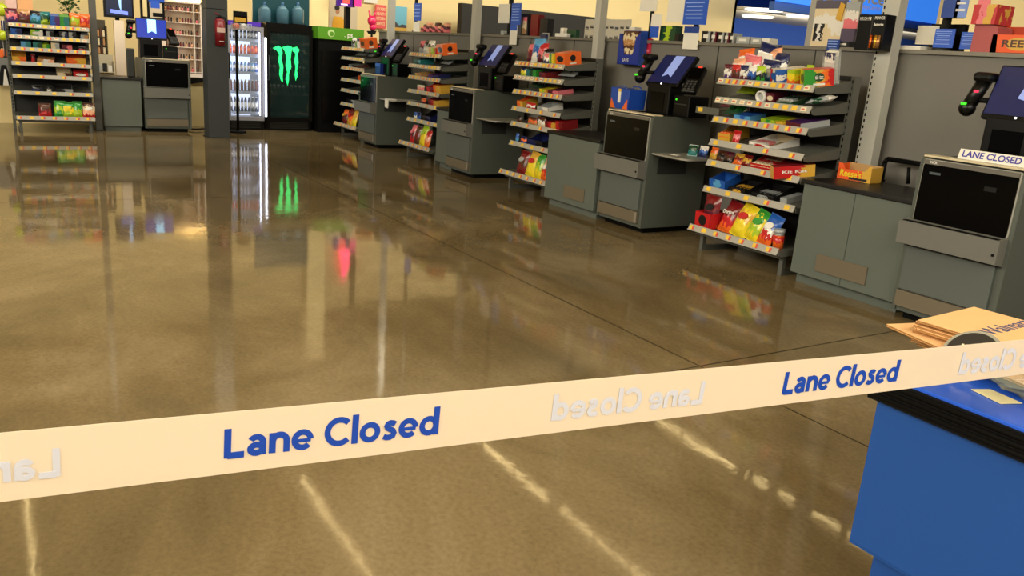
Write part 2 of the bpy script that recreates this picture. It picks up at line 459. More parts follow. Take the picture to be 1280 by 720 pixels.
# top shelf: heap of bagged candy
heap = [(-.46, .20, .24, .17, ('peach', 'pink', 'orange'), 'peach and orange candy bag at the left end of the heap'),
        (-.38, .15, .20, .15, ('white', 'peach', 'pink'), 'white and pink candy bag low in the heap'),
        (-.34, .25, .29, .17, ('navy', 'white', 'navy'), 'navy and white candy bag sticking up behind the heap'),
        (-.24, .16, .22, .18, ('pink', 'orange', 'white'), 'coral candy bag in the middle of the heap'),
        (-.15, .22, .25, .16, ('white', 'navy', 'peach'), 'white candy bag with navy corner in the heap'),
        (-.05, .17, .22, .16, ('blue', 'white', 'navy'), 'blue and white netted candy bag at the right of the heap')]
heap += [(-.44, .09, .17, .16, ('orange', 'white', 'peach'), 'orange and white candy bag front left of the heap'),
         (-.29, .10, .19, .17, ('pink', 'white', 'pink'), 'pale pink candy bag in front, middle of the heap'),
         (-.20, .27, .26, .17, ('white', 'peach', 'navy'), 'white and peach candy bag at the back of the heap'),
         (-.10, .10, .17, .16, ('lblue', 'white', 'navy'), 'light blue candy bag in front at the right of the heap')]
for i, (x, d, h, w, c, lab) in enumerate(heap):
    product_bag(slot(k, 0, x, d + .05, rz=R(rnd.uniform(-22, 22)), rx=R(-14), ry=R(rnd.uniform(-16, 16))), w * 1.12, h, .11, cs(*c), lab + ' on ' + rn, logo=cm('white'), name='candy_bag', cat='candy bag')
for i, (x, c, lab) in enumerate([(-.46, ('purple', 'white', 'maroon'), 'small purple pouch with white print, first on the left of the nearest top shelf'),
                                 (-.37, ('maroon', 'brown', 'red'), 'small maroon pouch beside the purple pouch on the nearest top shelf'),
                                 (-.27, ('maroon', 'white', 'navy'), 'small dark red pouch with white foot, middle of the nearest pouches'),
                                 (-.18, ('navy', 'blue', 'white'), 'small dark blue pouch left of the green pouch on the nearest top shelf'),
                                 (-.085, ('green', 'black', 'lime'), 'bright green and black pouch left of the blue gum carton')]):
    product_bag(slot(k, 0, x, .045, rx=R(-8)), .098, .13, .05, cs(*c), lab, name='candy_pouch', cat='pouch', logo=cm('white') if i % 2 == 0 else None)
carton(slot(k, 0, .065, .04, rz=R(-30)), .15, .26, .12, art(cs('red', 'white', 'blue'), axis=0), 'white and blue gum carton with red corner on the nearest top shelf', top=cm('white'), side=art(cs('blue', 'white', 'blue')), logo=cm('blue'))
carton(slot(k, 0, .24, .05, rz=R(-10)), .09, .2, .12, art(cs('orange', 'yellow', 'lime')), 'small orange and yellow carton tucked left of the green and red mint carton', top=cm('yellow'), logo=cm('yellow'), flap=True)
carton(slot(k, 0, .375, .03, rz=R(-36)), .13, .23, .135, art(cs('yellow', 'lime', 'green'), axis=0), 'green to red mint carton with white lettering on the nearest top shelf', top=cm('red'), side=art(cs('green', 'green', 'gold', 'orange', 'red'), axis=1), logo=cm('dgreen'), word=('tic tac', cm('white')))
# brochure holder
hb = empty('brochure_holder', (0, 0, 0), M=slot(k, 0, .46, .23, rz=R(-12)))
b = MB(); CLR = mat((210, 215, 215), .08, alpha=.25)
b.box(-.07, .07, 0, .004, 0, .17, CLR); b.box(-.07, .07, .055, .059, 0, .27, CLR); b.box(-.07, -.066, 0, .059, 0, .22, CLR); b.box(.066, .07, 0, .059, 0, .22, CLR); b.box(-.07, .07, 0, .059, 0, .004, CLR)
b.build('clear_pocket', hb)
b = MB()
for j in range(4): b.box(-.06, .06, .008 + j * .011, .015 + j * .011, .006, .245 + j * .004, art(cs('tan', 'cream', 'white', 'white', 'navy')) if j == 0 else PAPER)
b.build('leaflets', hb)
tag(hb, 'clear brochure holder of blue and white leaflets on the nearest top shelf', 'brochure holder')
# second shelf
product_bag(slot(k, 1, -.40, .24, rx=R(-62), up=.03), .22, .2, .07, cs('lime', 'green', 'yellow'), 'crumpled lime green bag lying at the left of the nearest second shelf', name='candy_bag', cat='candy bag')
b = MB(); n = 20
for s_ in ((.05, .038), ):
    vs = []
    for (r_, yy) in ((.05, 0), (.05, .06), (.038, .0), (.038, .06)):
        vs += [(r_ * math.cos(2 * math.pi * i / n), yy, .05 + r_ * math.sin(2 * math.pi * i / n)) for i in range(n)]
    fs = []
    for i in range(n):
        j = (i + 1) % n
        fs += [(i, j, n + j, n + i), (2 * n + i, 3 * n + i, 3 * n + j, 2 * n + j), (i, 2 * n + i, 2 * n + j, j), (n + i, n + j, 3 * n + j, 3 * n + i)]
    b.add(vs, fs, cm('white'), smooth=True)
b.cyl((0, .03, .05), (0, .034, .05), .039, cm('silver'), n=20)
o = b.build('gum_tub'); o.matrix_world = slot(k, 1, -.05, .04)
tag(o, 'round white ringed tub lying on its side on the nearest second shelf', 'gum tub')
carton(slot(k, 1, .045, .06), .09, .16, .085, cm('maroon'), 'small maroon carton beside the white ringed tub on the nearest rack', logo=cm('cream'))
display_tray(slot(k, 1, .21, .05), .17, .24, .035, cm('dgreen'), 'dark green tray of silver packs on the nearest second shelf', hb=.05)
bars(slot(k, 1, .21, .06, up=.006), 4, .034, .2, .045, cs('silver', 'dgreen', 'silver'), 'silver and green pack in the green tray on the nearest second shelf', 'silver packs in the green tray')
product_bag(slot(k, 1, .40, .10, rz=R(-60), rx=R(-80), up=.035), .1, .22, .06, cs('silver', 'dgreen', 'silver', 'white'), 'silver and green foil pack at the right end of the nearest second shelf', name='gum_pack', cat='gum pack')
# third
product_bag(slot(k, 2, -.42, .12, rx=R(-60), up=.03), .2, .16, .06, cs('dgreen', 'green', 'black'), 'dark green bag lying at the left of the nearest third shelf', name='candy_bag', cat='candy bag')
carton(slot(k, 2, -.23, .05), .19, .2, .045, art(cs('lblue', 'blue', 'lblue'), axis=0), 'flat light blue carton on the nearest third shelf', top=cm('blue'))
carton(slot(k, 2, .06, .05, rz=R(-8)), .17, .22, .04, art(cs('lime', 'green', 'lime'), axis=0), 'flat lime carton in the middle of the nearest third shelf', top=cm('lime'))
carton(slot(k, 2, .20, .04, rz=R(-12)), .10, .26, .034, cm('gold'), 'narrow golden yellow carton right of the lime one on the nearest third shelf', top=cm('yellow'))
carton(slot(k, 2, .35, .03, rz=R(-14)), .2, .28, .05, cm('maroon'), 'flat maroon carton with grey side at the right of the nearest third shelf', top=cm('purple'), side=cm('silver'))
# fourth
display_tray(slot(k, 3, -.42, .06), .15, .25, .07, cm('gold'), 'yellow display tray with tall back at the left of the nearest fourth shelf', hb=.13)
bars(slot(k, 3, -.42, .07, up=.006), 3, .036, .2, .075, cs('orange', 'brown', 'gold'), 'orange and brown bar in the yellow tray on the nearest rack', 'bars in the yellow display tray')
product_bag(slot(k, 3, -.27, .05, rx=R(-20)), .08, .11, .05, cs('red', 'pink', 'red'), 'small bright red pouch right of the yellow tray on the nearest rack', name='candy_pouch', cat='pouch')
display_tray(slot(k, 3, .02, .04, rz=R(-12)), .3, .3, .04, cm('white'), 'long low white tray with a red mark on the nearest fourth shelf', inner=cm('cream'), hb=.065, logo=cm('red'))
bars(slot(k, 3, -.03, .06, up=.006), 3, .05, .2, .03, cs('white', 'pink', 'white'), 'white wrapped bar in the long white tray', 'bars in the long white tray')
# fifth
for i, (x, c, lab) in enumerate([(-.45, ('brown', 'black', 'brown'), 'dark brown chocolate pouch at the left end of the nearest fifth shelf'),
                                 (-.36, ('black', 'brown', 'maroon'), 'second dark chocolate pouch from the left on the nearest fifth shelf'),
                                 (-.24, ('orange', 'dred', 'gold'), 'orange and dark red pouch on the nearest fifth shelf'),
                                 (-.14, ('dred', 'gold', 'dred'), 'deep red pouch with gold band on the nearest fifth shelf')]):
    product_bag(slot(k, 4, x, .07, rx=R(-35)), .1, .1, .05, cs(*c), lab, name='candy_pouch', cat='pouch')
display_tray(slot(k, 4, .06, .05), .24, .26, .05, cm('red'), 'red tray of cream wrapped bars on the nearest fifth shelf', hb=.09)
bars(slot(k, 4, .06, .06, up=.006), 5, .04, .2, .05, cs('cream', 'red', 'cream'), 'cream and red bar in the red tray on the nearest rack', 'bars in the red tray')
carton(slot(k, 4, .30, .05), .2, .26, .075, art(cs('red', 'white', 'red'), axis=0), 'red carton with white mark and yellow end on the nearest fifth shelf', top=cm('dred'), word=('Kit Kat', cm('white')))
carton(slot(k, 4, .45, .02, rz=R(58)), .34, .09, .10, art(cs('red', 'red', 'gold'), axis=0), 'large red chocolate carton sticking out at the right of the nearest fifth shelf', top=cm('dred'), side=cm('gold'), word=('Kit Kat', cm('white')))
# sixth
display_tray(slot(k, 5, -.40, .04), .2, .2, .085, art(cs('blue', 'lblue', 'blue'), axis=0), 'bright blue display tray at the left of the nearest sixth shelf', inner=cm('blue'), hb=.11, logo=cm('lblue'))
display_tray(slot(k, 5, -.16, .04), .2, .24, .045, cm('black'), 'black tray with yellow edge on the nearest sixth shelf', inner=cm('black'), hb=.065, logo=cm('gold'))
bars(slot(k, 5, -.16, .05, up=.006), 4, .04, .19, .04, cs('black', 'gold', 'black'), 'black and yellow bar in the black tray on the nearest rack', 'bars in the black and yellow tray')
display_tray(slot(k, 5, .14, .04), .25, .26, .045, cm('black'), 'black tray of silver striped packs on the nearest sixth shelf', inner=cm('black'), hb=.08, logo=cm('silver'))
bars(slot(k, 5, .14, .05, up=.006), 5, .04, .2, .04, cs('black', 'silver', 'black'), 'black and silver pack in the tray on the nearest sixth shelf', 'silver striped packs')
carton(slot(k, 5, .36, .05), .07, .22, .05, cm('silver'), 'narrow silver carton at the right of the nearest sixth shelf')
# bottom
display_tray(slot(k, 6, -.42, .05, rz=R(-3)), .2, .2, .14, cm('red'), 'red carton tray holding a dark red snack bag on the nearest bottom shelf', inner=cm('red'), hb=.15, logo=cm('black'))
product_bag(slot(k, 6, -.41, .13, rx=R(-8), up=.02), .19, .27, .08, cs('gold', 'maroon', 'dred', 'dred'), 'dark red and gold snack bag standing in the red carton tray', logo=cm('black'))
product_bag(slot(k, 6, -.21, .12, rx=R(-20), ry=R(10)), .18, .29, .1, cs('orange', 'red', 'dred', 'dred'), 'dark red tortilla chip bag with orange chips and white lettering on the nearest rack', word=('Doritos', cm('white')))
product_bag(slot(k, 6, -.04, .10, rx=R(-22), ry=R(12)), .19, .30, .11, cs('yellow', 'yellow', 'gold', 'yellow'), 'plain bright yellow chip bag with a small red badge on the nearest rack', logo=cm('red'))
product_bag(slot(k, 6, .13, .09, rx=R(-22), ry=R(14)), .17, .28, .1, cs('yellow', 'lime', 'yellow', 'green'), 'yellow and green chip bag right of the plain yellow bag on the nearest rack', logo=cm('green'))
product_bag(slot(k, 6, .28, .08, rx=R(-22), ry=R(12)), .16, .27, .09, cs('orange', 'red', 'white', 'blue', 'blue'), 'blue, white and orange chip bag on the nearest bottom shelf', logo=cm('white'))
b = MB(); b.cyl((0, .05, 0), (0, .05, .11), .045, art(cs('orange', 'red', 'orange')), n=18); b.cyl((0, .05, .11), (0, .05, .13), .04, cm('silver'), n=18)
b.cyl((0, .05, .13), (0, .05, .16), .046, cm('silver'), n=18)
o = b.build('dip_jar'); o.matrix_world = slot(k, 6, .43, .05); tag(o, 'small red salsa jar with silver lid on the nearest bottom shelf', 'jar')

p = at(897, 137, Y=5.74)
ws_ = empty('wing_shelf', (-5.59, 5.72, p.z)); b = MB(); b.box(-.3, 0, 0, .3, -.006, 0, SHELF); b.box(-.3, 0, -.004, 0, -.05, .012, SHELF); b.build('tray', ws_)
b = MB(); b.box(-.27, -.21, -.007, -.004, -.035, .002, YEL); b.build('price_tag', ws_)
tag(ws_, 'small low grey side shelf left of the nearest rack with one yellow price tag', 'shelf')
product_bag(T((-5.66, 5.86, p.z + .03)) @ Matrix.Rotation(R(-60), 4, 'X'), .14, .14, .05, cs('maroon', 'orange', 'dred'), 'maroon pouch lying on the small side shelf left of the nearest rack', name='candy_pouch', cat='pouch')
# ---- the other racks: a compact list per shelf (x, kind, w, h, colours, words)
def fill(k, i, items):
    for n_, it in enumerate(items):
        x, kind, w, h, c, words = it[:6]
        lab = '%s on the %s of %s' % (words, SN[i], RN[k])
        if kind == 'bag': product_bag(slot(k, i, x, .1, rx=R(-16), ry=R(rnd.uniform(-4, 8))), w, h, .09, cs(*c), lab, parts=True, logo=cm(it[6]) if len(it) > 6 else None, name='snack_bag')
        elif kind == 'flat': product_bag(slot(k, i, x, .2, rx=R(-66), rz=R(rnd.uniform(-12, 12)), up=.03), w, h, .07, cs(*c), lab, name='candy_bag', cat='candy bag')
        elif kind == 'lean': product_bag(slot(k, i, x, .16, rx=R(-20), rz=R(rnd.uniform(-14, 14))), w, h, .09, cs(*c), lab, name='candy_bag', cat='candy bag', logo=cm(it[6]) if len(it) > 6 else None)
        elif kind == 'pouch': product_bag(slot(k, i, x, .06, rx=R(-14)), w, h, .05, cs(*c), lab, name='candy_pouch', cat='pouch')
        elif kind == 'box': carton(slot(k, i, x, .05, rz=R(rnd.uniform(-10, 2))), w, .22, h, art(cs(*c), axis=0), lab, top=cm(c[0]), side=cm(c[-1]), logo=cm(it[6]) if len(it) > 6 else None)
        elif kind == 'tray':
            display_tray(slot(k, i, x, .05), w, .22, h, art(cs(*c), axis=0), lab, inner=cm(c[0]), hb=h * 1.5, logo=cm(it[6]) if len(it) > 6 else None)
ORNG = [(.37, 'box', .2, .14, ('orange', 'orange', 'orange'), 'bright orange carton with dark ovals', 'black')]
fill(3, 0, [(-.42, 'lean', .17, .2, ('maroon', 'dred', 'pink'), 'deep red candy bag, leftmost'),
            (-.30, 'lean', .2, .27, ('white', 'blue', 'lblue'), 'bright blue and white bag rising behind'),
            (-.20, 'lean', .18, .22, ('maroon', 'pink', 'red'), 'red sparkly candy bag'),
            (-.07, 'lean', .16, .16, ('black', 'silver', 'black'), 'black bag with a white band'),
            (.06, 'pouch', .12, .12, ('navy', 'white', 'pink'), 'white and navy carton-like pouch'),
            (.18, 'box', .1, .12, ('lime', 'green', 'yellow'), 'lime green carton')] + ORNG)
fill(3, 1, [(-.42, 'pouch', .12, .11, ('lime', 'yellow', 'navy'), 'yellow and navy pouch'), (-.22, 'box', .22, .09, ('teal', 'dgreen', 'green'), 'teal and green carton'),
            (.02, 'box', .16, .07, ('maroon', 'dred'), 'dark maroon carton'), (.30, 'flat', .3, .2, ('silver', 'dgreen', 'silver'), 'crinkled silver and green foil pack')])
fill(3, 2, [(-.34, 'flat', .26, .16, ('dgreen', 'silver', 'black'), 'dark green and silver bag'), (.06, 'box', .17, .05, ('yellow', 'lime', 'gold'), 'flat yellow and lime carton'), (.27, 'box', .2, .05, ('maroon', 'pink'), 'flat maroon and pink carton')])
fill(3, 3, [(-.42, 'tray', .14, .08, ('orange', 'gold'), 'orange tray'), (-.20, 'pouch', .2, .07, ('red', 'white', 'red'), 'red and white pouch'), (.08, 'tray', .24, .05, ('silver', 'white'), 'silver-white tray')])
fill(3, 4, [(-.44, 'pouch', .1, .08, ('brown', 'black'), 'dark brown pouch'), (-.14, 'pouch', .2, .09, ('tan', 'orange', 'brown'), 'tan and orange pouch'), (.06, 'pouch', .17, .11, ('cream', 'white', 'brown'), 'cream paper pouch'),
            (.26, 'box', .22, .08, ('dred', 'red', 'gold'), 'dark red chocolate carton'), (.45, 'box', .14, .1, ('red', 'dred'), 'tall red chocolate carton')])
fill(3, 5, [(-.45, 'pouch', .06, .1, ('lblue', 'blue'), 'small light blue pouch'), (-.3, 'pouch', .13, .08, ('blue', 'orange', 'navy'), 'blue pouch with orange spot'), (-.02, 'tray', .34, .07, ('navy', 'black'), 'long navy tray')])
fill(3, 6, [(-.20, 'bag', .2, .28, ('dred', 'brown', 'dred'), 'dark red chip bag', 'silver'), (.0, 'bag', .2, .3, ('yellow', 'yellow', 'gold'), 'plain yellow chip bag', 'red'), (.18, 'bag', .16, .28, ('yellow', 'lime', 'green'), 'yellow and green chip bag'), (.32, 'bag', .16, .25, ('orange', 'red', 'peach'), 'orange and red chip bag', 'white')])
fill(2, 0, [(-.42, 'lean', .16, .17, ('silver', 'maroon', 'pink'), 'silver and pink bag at the left end'), (-.28, 'lean', .18, .18, ('white', 'silver', 'black'), 'white and black bag'), (-.14, 'lean', .17, .18, ('silver', 'black', 'white'), 'grey patterned bag'),
            (.08, 'box', .22, .1, ('cream', 'gold', 'lime'), 'cream and lime carton'), (.40, 'box', .23, .15, ('orange', 'orange'), 'bright orange carton with a dark oval badge', 'black'), (.23, 'box', .12, .1, ('gold', 'red'), 'small golden carton')])
fill(2, 1, [(-.34, 'box', .26, .08, ('dgreen', 'black', 'teal'), 'dark green carton'), (.28, 'flat', .32, .2, ('silver', 'dgreen', 'silver'), 'crinkled silver foil pack')])
fill(2, 2, [(-.3, 'box', .2, .05, ('gold', 'tan'), 'flat golden carton'), (.2, 'box', .3, .05, ('purple', 'navy'), 'flat purple carton')])
fill(2, 3, [(-.22, 'pouch', .24, .08, ('peach', 'pink', 'cream'), 'peach and pink pouch'), (.12, 'tray', .2, .08, ('red', 'dred'), 'red tray'), (.36, 'box', .22, .12, ('orange', 'gold', 'gold'), 'tall orange and yellow carton')])
fill(2, 4, [(-.1, 'pouch', .16, .08, ('maroon', 'orange'), 'maroon and orange pouch'), (.22, 'box', .36, .09, ('dred', 'red', 'gold'), 'long dark red carton')])
fill(2, 5, [(-.36, 'pouch', .1, .09, ('white', 'blue'), 'white and blue pouch'), (-.24, 'pouch', .12, .1, ('blue', 'navy'), 'bright blue pouch'), (.06, 'tray', .28, .08, ('black', 'navy'), 'long black tray')])
fill(2, 6, [(-.28, 'bag', .15, .27, ('red', 'maroon', 'pink'), 'magenta and red chip bag', 'pink'), (-.14, 'bag', .16, .27, ('brown', 'dred', 'brown'), 'brown chip bag'), (.06, 'bag', .19, .3, ('yellow', 'yellow', 'lime'), 'plain yellow chip bag', 'lime'), (.22, 'bag', .15, .24, ('orange', 'peach', 'red'), 'orange chip bag')])
fill(1, 0, [(-.38, 'lean', .18, .16, ('silver', 'black', 'white'), 'silver and black bag'), (-.16, 'lean', .2, .17, ('black', 'silver', 'navy'), 'black bag with grey print'), (.06, 'box', .14, .1, ('lime', 'green', 'white'), 'small green carton'), (.34, 'box', .3, .17, ('orange', 'orange'), 'large bright orange carton', 'brown')])
fill(1, 1, [(-.1, 'flat', .4, .2, ('silver', 'black', 'silver'), 'long crinkled silver pack'), (.32, 'flat', .2, .18, ('silver', 'dgreen'), 'grey foil pack')])
fill(1, 2, [(-.1, 'box', .5, .05, ('silver', 'black', 'brown'), 'long flat grey carton')])
fill(1, 3, [(.25, 'box', .16, .09, ('orange', 'red'), 'small orange and red carton')])
fill(1, 5, [(-.1, 'tray', .5, .08, ('black', 'silver'), 'long black and silver tray')])
fill(1, 6, [(-.3, 'bag', .2, .25, ('dred', 'brown', 'orange'), 'dark red chip bag', 'gold'), (-.06, 'bag', .22, .28, ('gold', 'orange', 'dred'), 'orange and gold chip bag', 'red'), (.16, 'bag', .17, .27, ('yellow', 'gold'), 'yellow chip bag')])
fill(0, 0, [(-.46, 'lean', .16, .19, ('purple', 'pink', 'maroon'), 'mauve bag at the left end'), (-.32, 'lean', .17, .19, ('brown', 'maroon', 'tan'), 'brown bag beside the mauve one'), (-.17, 'lean', .15, .18, ('teal', 'lblue', 'black'), 'pale teal bag'), (-.03, 'lean', .15, .18, ('lime', 'dgreen', 'teal'), 'green bag with dark foot'),
            (.08, 'box', .13, .15, ('blue', 'purple'), 'violet-blue carton'), (.20, 'box', .13, .15, ('green', 'teal'), 'sea green carton'), (.345, 'bag', .15, .2, ('gold', 'lime', 'orange'), 'yellow and orange bag'), (.475, 'bag', .14, .2, ('orange', 'red', 'orange'), 'bright orange bag')])
fill(0, 1, [(-.43, 'box', .14, .1, ('blue', 'navy'), 'dark blue carton'), (-.17, 'box', .16, .1, ('lime', 'green', 'white'), 'bright green carton', 'white'), (0, 'box', .1, .09, ('silver', 'black'), 'grey carton'), (.18, 'box', .11, .1, ('black', 'silver', 'navy'), 'black carton with silver top'), (.3, 'box', .1, .1, ('silver', 'black'), 'silver carton'), (.46, 'box', .1, .07, ('silver', 'tan'), 'low grey carton')])
fill(0, 2, [(-.32, 'box', .13, .09, ('lblue', 'teal'), 'light blue carton'), (-.17, 'box', .12, .09, ('teal', 'dgreen'), 'teal carton'), (-.06, 'box', .09, .07, ('lime', 'green'), 'lime carton'), (.06, 'box', .11, .1, ('cream', 'silver'), 'cream carton'), (.22, 'box', .13, .08, ('maroon', 'pink'), 'plum coloured carton'), (.42, 'pouch', .1, .06, ('red', 'black'), 'small red pouch')])
fill(0, 3, [(-.42, 'tray', .18, .08, ('gold', 'orange'), 'golden yellow tray'), (-.24, 'pouch', .05, .12, ('red', 'dred'), 'thin red pouch standing up'), (-.08, 'box', .22, .06, ('tan', 'white', 'peach'), 'long peach and white carton'), (.33, 'tray', .26, .1, ('orange', 'gold'), 'wide orange tray')])
fill(0, 4, [(.16, 'tray', .2, .06, ('cream', 'brown'), 'cream and brown tray'), (.38, 'box', .2, .08, ('red', 'dred', 'red'), 'red carton with pale lettering', 'white')])
fill(0, 5, [(-.22, 'pouch', .14, .09, ('navy', 'black'), 'dark navy pouch'), (-.06, 'pouch', .06, .09, ('white', 'black'), 'small white pouch'), (.14, 'tray', .24, .06, ('black', 'silver'), 'black tray')])
fill(0, 6, [(-.14, 'bag', .17, .2, ('red', 'dred', 'brown'), 'small red chip bag', 'brown'), (.06, 'bag', .16, .24, ('green', 'lime', 'green'), 'dark lime chip bag at the back'), (.17, 'bag', .2, .22, ('lime', 'yellow', 'green'), 'bright lime chip bag in front', 'yellow'), (.30, 'bag', .13, .24, ('lime', 'green'), 'narrow green chip bag'), (.45, 'bag', .17, .22, ('red', 'peach', 'cream', 'brown'), 'peach and red chip bag', 'white')])

# ------------------------------------------------------------------ self checkout
SCR = mat((24, 30, 78), .3, emit=.25)
SCRB = mat((10, 44, 160), .25, emit=.55)
RIB = mat((140, 158, 220), .3, emit=.4)
RIBB = mat((150, 215, 255), .3, emit=1.6)
LEDG = mat((60, 215, 40), .4, emit=1.0); LEDR = mat((235, 40, 80), .4, emit=1.0); LEDW = mat((255, 255, 255), .4, emit=3)
def checkout(X, Y, rz, label, scr_x=.09, tilt=33, bright=False, tray=True, pin=True, plate_end=True, scanner=True, scr_y=.3, banner='ribbon', scr_z=1.45, scr_h=.38):
    root = empty('self_checkout', (X, Y, 0), rz)
    tag(root, label, 'self checkout', 'self checkouts along the lanes')
    w = .36
    b = MB(); b.prism([(0, .06), (.76, .06), (.76, 1.10), (.70, 1.15), (.03, 1.15), (.015, 1.13), (0, .9)], -w + .012, w - .012, BODY, 'x')
    # side cheeks with softened front edge
    for s_ in (-1, 1):
        b.prism([(-.012, .06), (.77, .06), (.77, 1.11), (.70, 1.16), (.02, 1.16), (-.006, 1.135)], s_ * w - (.03 if s_ > 0 else 0), s_ * w + (.03 if s_ < 0 else 0), BODY, 'x')
    b.build('body', root)
    b = MB(); b.rbox(-w + .01, w - .01, .0, .13, 1.158, 1.172, BEIGE, r=.005); b.build('top_cap', root)  # light caught by the top surface is put into the beige colour
    b = MB(); b.box(-w + .05, w - .05, .07, .7, 0, .06, RUBBER); b.build('plinth', root)
    # glossy panel with light rounded trim
    def rr(x0, x1, z0, z1, r, top_r=None):
        pts = []
        for cx, cz, a0, q in ((x1 - r, z0 + r, -90, r), (x1 - .012, z1 - .012, 0, .012), (x0 + .012, z1 - .012, 90, .012), (x0 + .012, z0 + .012, 180, .012)):
            for k_ in range(6):
                a = R(a0 + 18 * k_); pts.append((cx + q * math.cos(a), cz + q * math.sin(a)))
        return pts
    b = MB(); b.prism(rr(-.33, .33, .70, 1.148, .05), -.016, 0, RAIL, 'y'); b.build('panel_trim', root)
    b = MB(); b.prism(rr(-.322, .322, .708, 1.115, .045), -.024, -.012, GLOSS, 'y'); pn = b.build('glossy_panel', root)
    b = MB(); b.box(-.27, -.19, -.026, -.023, 1.05, 1.066, mat((80, 88, 92), .2)); b.build('slot', pn); b = MB(); b.box(.12, .2, -.026, -.023, 1.0, 1.03, mat((22, 23, 26), .2)); b.build('slot', pn)
    b = MB(); b.box(-.322, .322, -.03, -.012, 1.115, 1.145, mat((120, 116, 108), .3, metal=.4)); hd = b.build('header_strip', root)
    lettering('NCR', .024, WHITE, hd, T((-.25, -.032, 1.13)) @ UPR, offset=.001)
    # protruding bin
    b = MB(); b.prism([(-.105, .56), (0, .54), (0, .73), (-.105, .715)], -.37, .335, BIN, 'x')
    b.box(-.35, .315, -.095, -.01, .716, .722, BLACKM)
    b.build('change_bin', root)
    b = MB(); b.cyl((.31, -.02, .62), (.31, -.112, .62), .009, BLACKM, n=10); b.build('lock', root)
    b = MB(); b.box(-.33, .30, -.022, 0, .225, .535, mat((92, 98, 94), .35)); b.build('lower_door', root)
    b = MB(); b.box(-.335, .305, -.03, 0, .1, .215, PLATE)
    if plate_end: b.box(.27, .305, -.034, -.03, .105, .21, mat((200, 196, 184), .2, metal=.7))
    b.build('kick_plate', root)
    # stand and screen
    sx = scr_x
    b = MB(); b.rbox(sx - .19, sx + .15, scr_y - .02, scr_y + .18, 1.16, 1.46, BLACK, r=.012); b.box(sx - .13, sx + .08, scr_y - .024, scr_y - .02, 1.2, 1.38, GLOSS); b.build('screen_stand', root)
    b = MB(); b.rbox(sx + .17, sx + .40, scr_y + .02, scr_y + .28, 1.16, 1.37, BLACK, r=.012); b.box(sx + .2, sx + .37, scr_y + .015, scr_y + .02, 1.28, 1.29, GREY_D); pr = b.build('receipt_printer', root)
    b = MB(); b.box(sx + .21, sx + .225, scr_y + .012, scr_y + .02, 1.32, 1.335, LEDG); b.build('green_light', pr)
    Ms = T((sx, scr_y - .02, scr_z)) @ Matrix.Rotation(R(-tilt), 4, 'X')
    b = MB(); b.rbox(-.235, .235, 0, .05, 0, scr_h, BLACK, r=.01, M=Ms); b.rbox(-.12, .12, .05, .1, .05, scr_h * .7, BLACKM, r=.01, M=Ms); sc = b.build('screen', root)
    b = MB(); b.box(-.222, .222, -.002, .0, .03, scr_h - .015, SCRB if bright else SCR, Ms); b.build('display', sc)
    b = MB()
    if banner == 'ribbon': pts = [(-.06, scr_h - .015), (.07, scr_h - .015), (.07, .1), (.005, .135), (-.06, .1)]
    else: pts = [(.0, scr_h - .015), (.222, scr_h - .015), (.222, .16), (.1, .115), (-.04, .15)]
    b.prism(pts, -.004, -.002, RIBB if bright else RIB, 'y', Ms); b.build('banner_ribbon', sc)
    b = MB(); b.box(-.006, .006, -.004, 0, .01, .022, LEDW, Ms); b.build('status_light', sc)
    if scanner:
        # hand scanner in its side cradle
        b = MB(); ys_ = scr_y + .03
        b.tube([(sx - .21, ys_ + .03, 1.56), (sx - .29, ys_, 1.56)], .018, BLACKM)
        cr_ = b.build('scanner_cradle', root)
        b = MB(); p0 = Vector((sx - .345, ys_ - .03, 1.50)); p1 = Vector((sx - .30, ys_ + .05, 1.71))
        b.cyl(p0, p1, .046, BLACK, r1=.05, n=16); b.ball(p0, .056, BLACK, (1, 1, 1)); b.rbox(p1.x - .065, p1.x + .07, p1.y - .07, p1.y + .05, p1.z - .03, p1.z + .035, BLACK, r=.025)
        hs = b.build('hand_scanner', root)
        b = MB(); b.rbox(p0.x - .02, p0.x + .016, p0.y - .062, p0.y - .04, p0.z + .02, p0.z + .038, LEDG, r=.005); b.build('green_light', hs)
        q = p0.lerp(p1, .55); b = MB(); b.rbox(q.x, q.x + .03, q.y - .056, q.y - .04, q.z - .008, q.z + .01, LEDR, r=.004); b.build('red_light', hs)
    if pin:
        Mp = T((sx + .37, scr_y + .0, 1.41)) @ Matrix.Rotation(R(20), 4, 'Z') @ Matrix.Rotation(R(-38), 4, 'X') @ Matrix.Scale(1.3, 4)
        b = MB(); b.rbox(-.06, .06, 0, .045, 0, .24, BLACK, r=.012, M=Mp); b.box(-.048, .048, -.002, 0, .12, .22, GLOSS, Mp)
        for r_ in range(4):
            for c_ in range(3): b.box(-.04 + c_ * .03, -.02 + c_ * .03, -.003, 0, .015 + r_ * .024, .031 + r_ * .024, mat((60, 60, 62), .4), Mp)
        b.tube([(sx + .2, scr_y + .1, 1.5), (sx + .36, scr_y + .1, 1.5)], .016, BLACKM)
        pp = b.build('card_reader', root)
        b = MB(); b.box(.0, .03, -.004, 0, .225, .236, mat((255, 60, 40), .4, emit=1.0), Mp); b.build('red_light', pp)
    if tray:
        pts = [(w, .03)]
        for a in range(0, 91, 15): pts.append((w + .38 + .09 * math.sin(R(a)), .12 - .09 * math.cos(R(a))))
        pts += [(w + .47, .42), (w + .2, .6), (w, .6)]
        b = MB(); b.prism(pts, .795, .812, STEEL, 'z'); b.prism([(w, .1), (w + .3, .15), (w + .3, .45), (w, .5)], .77, .795, GREY_D, 'z')
        b.prism([(w, .12), (w, .5), (w + .005, .5), (w + .005, .12)], .6, .795, GREY_D, 'z'); b.build('bag_tray', root)
    return root
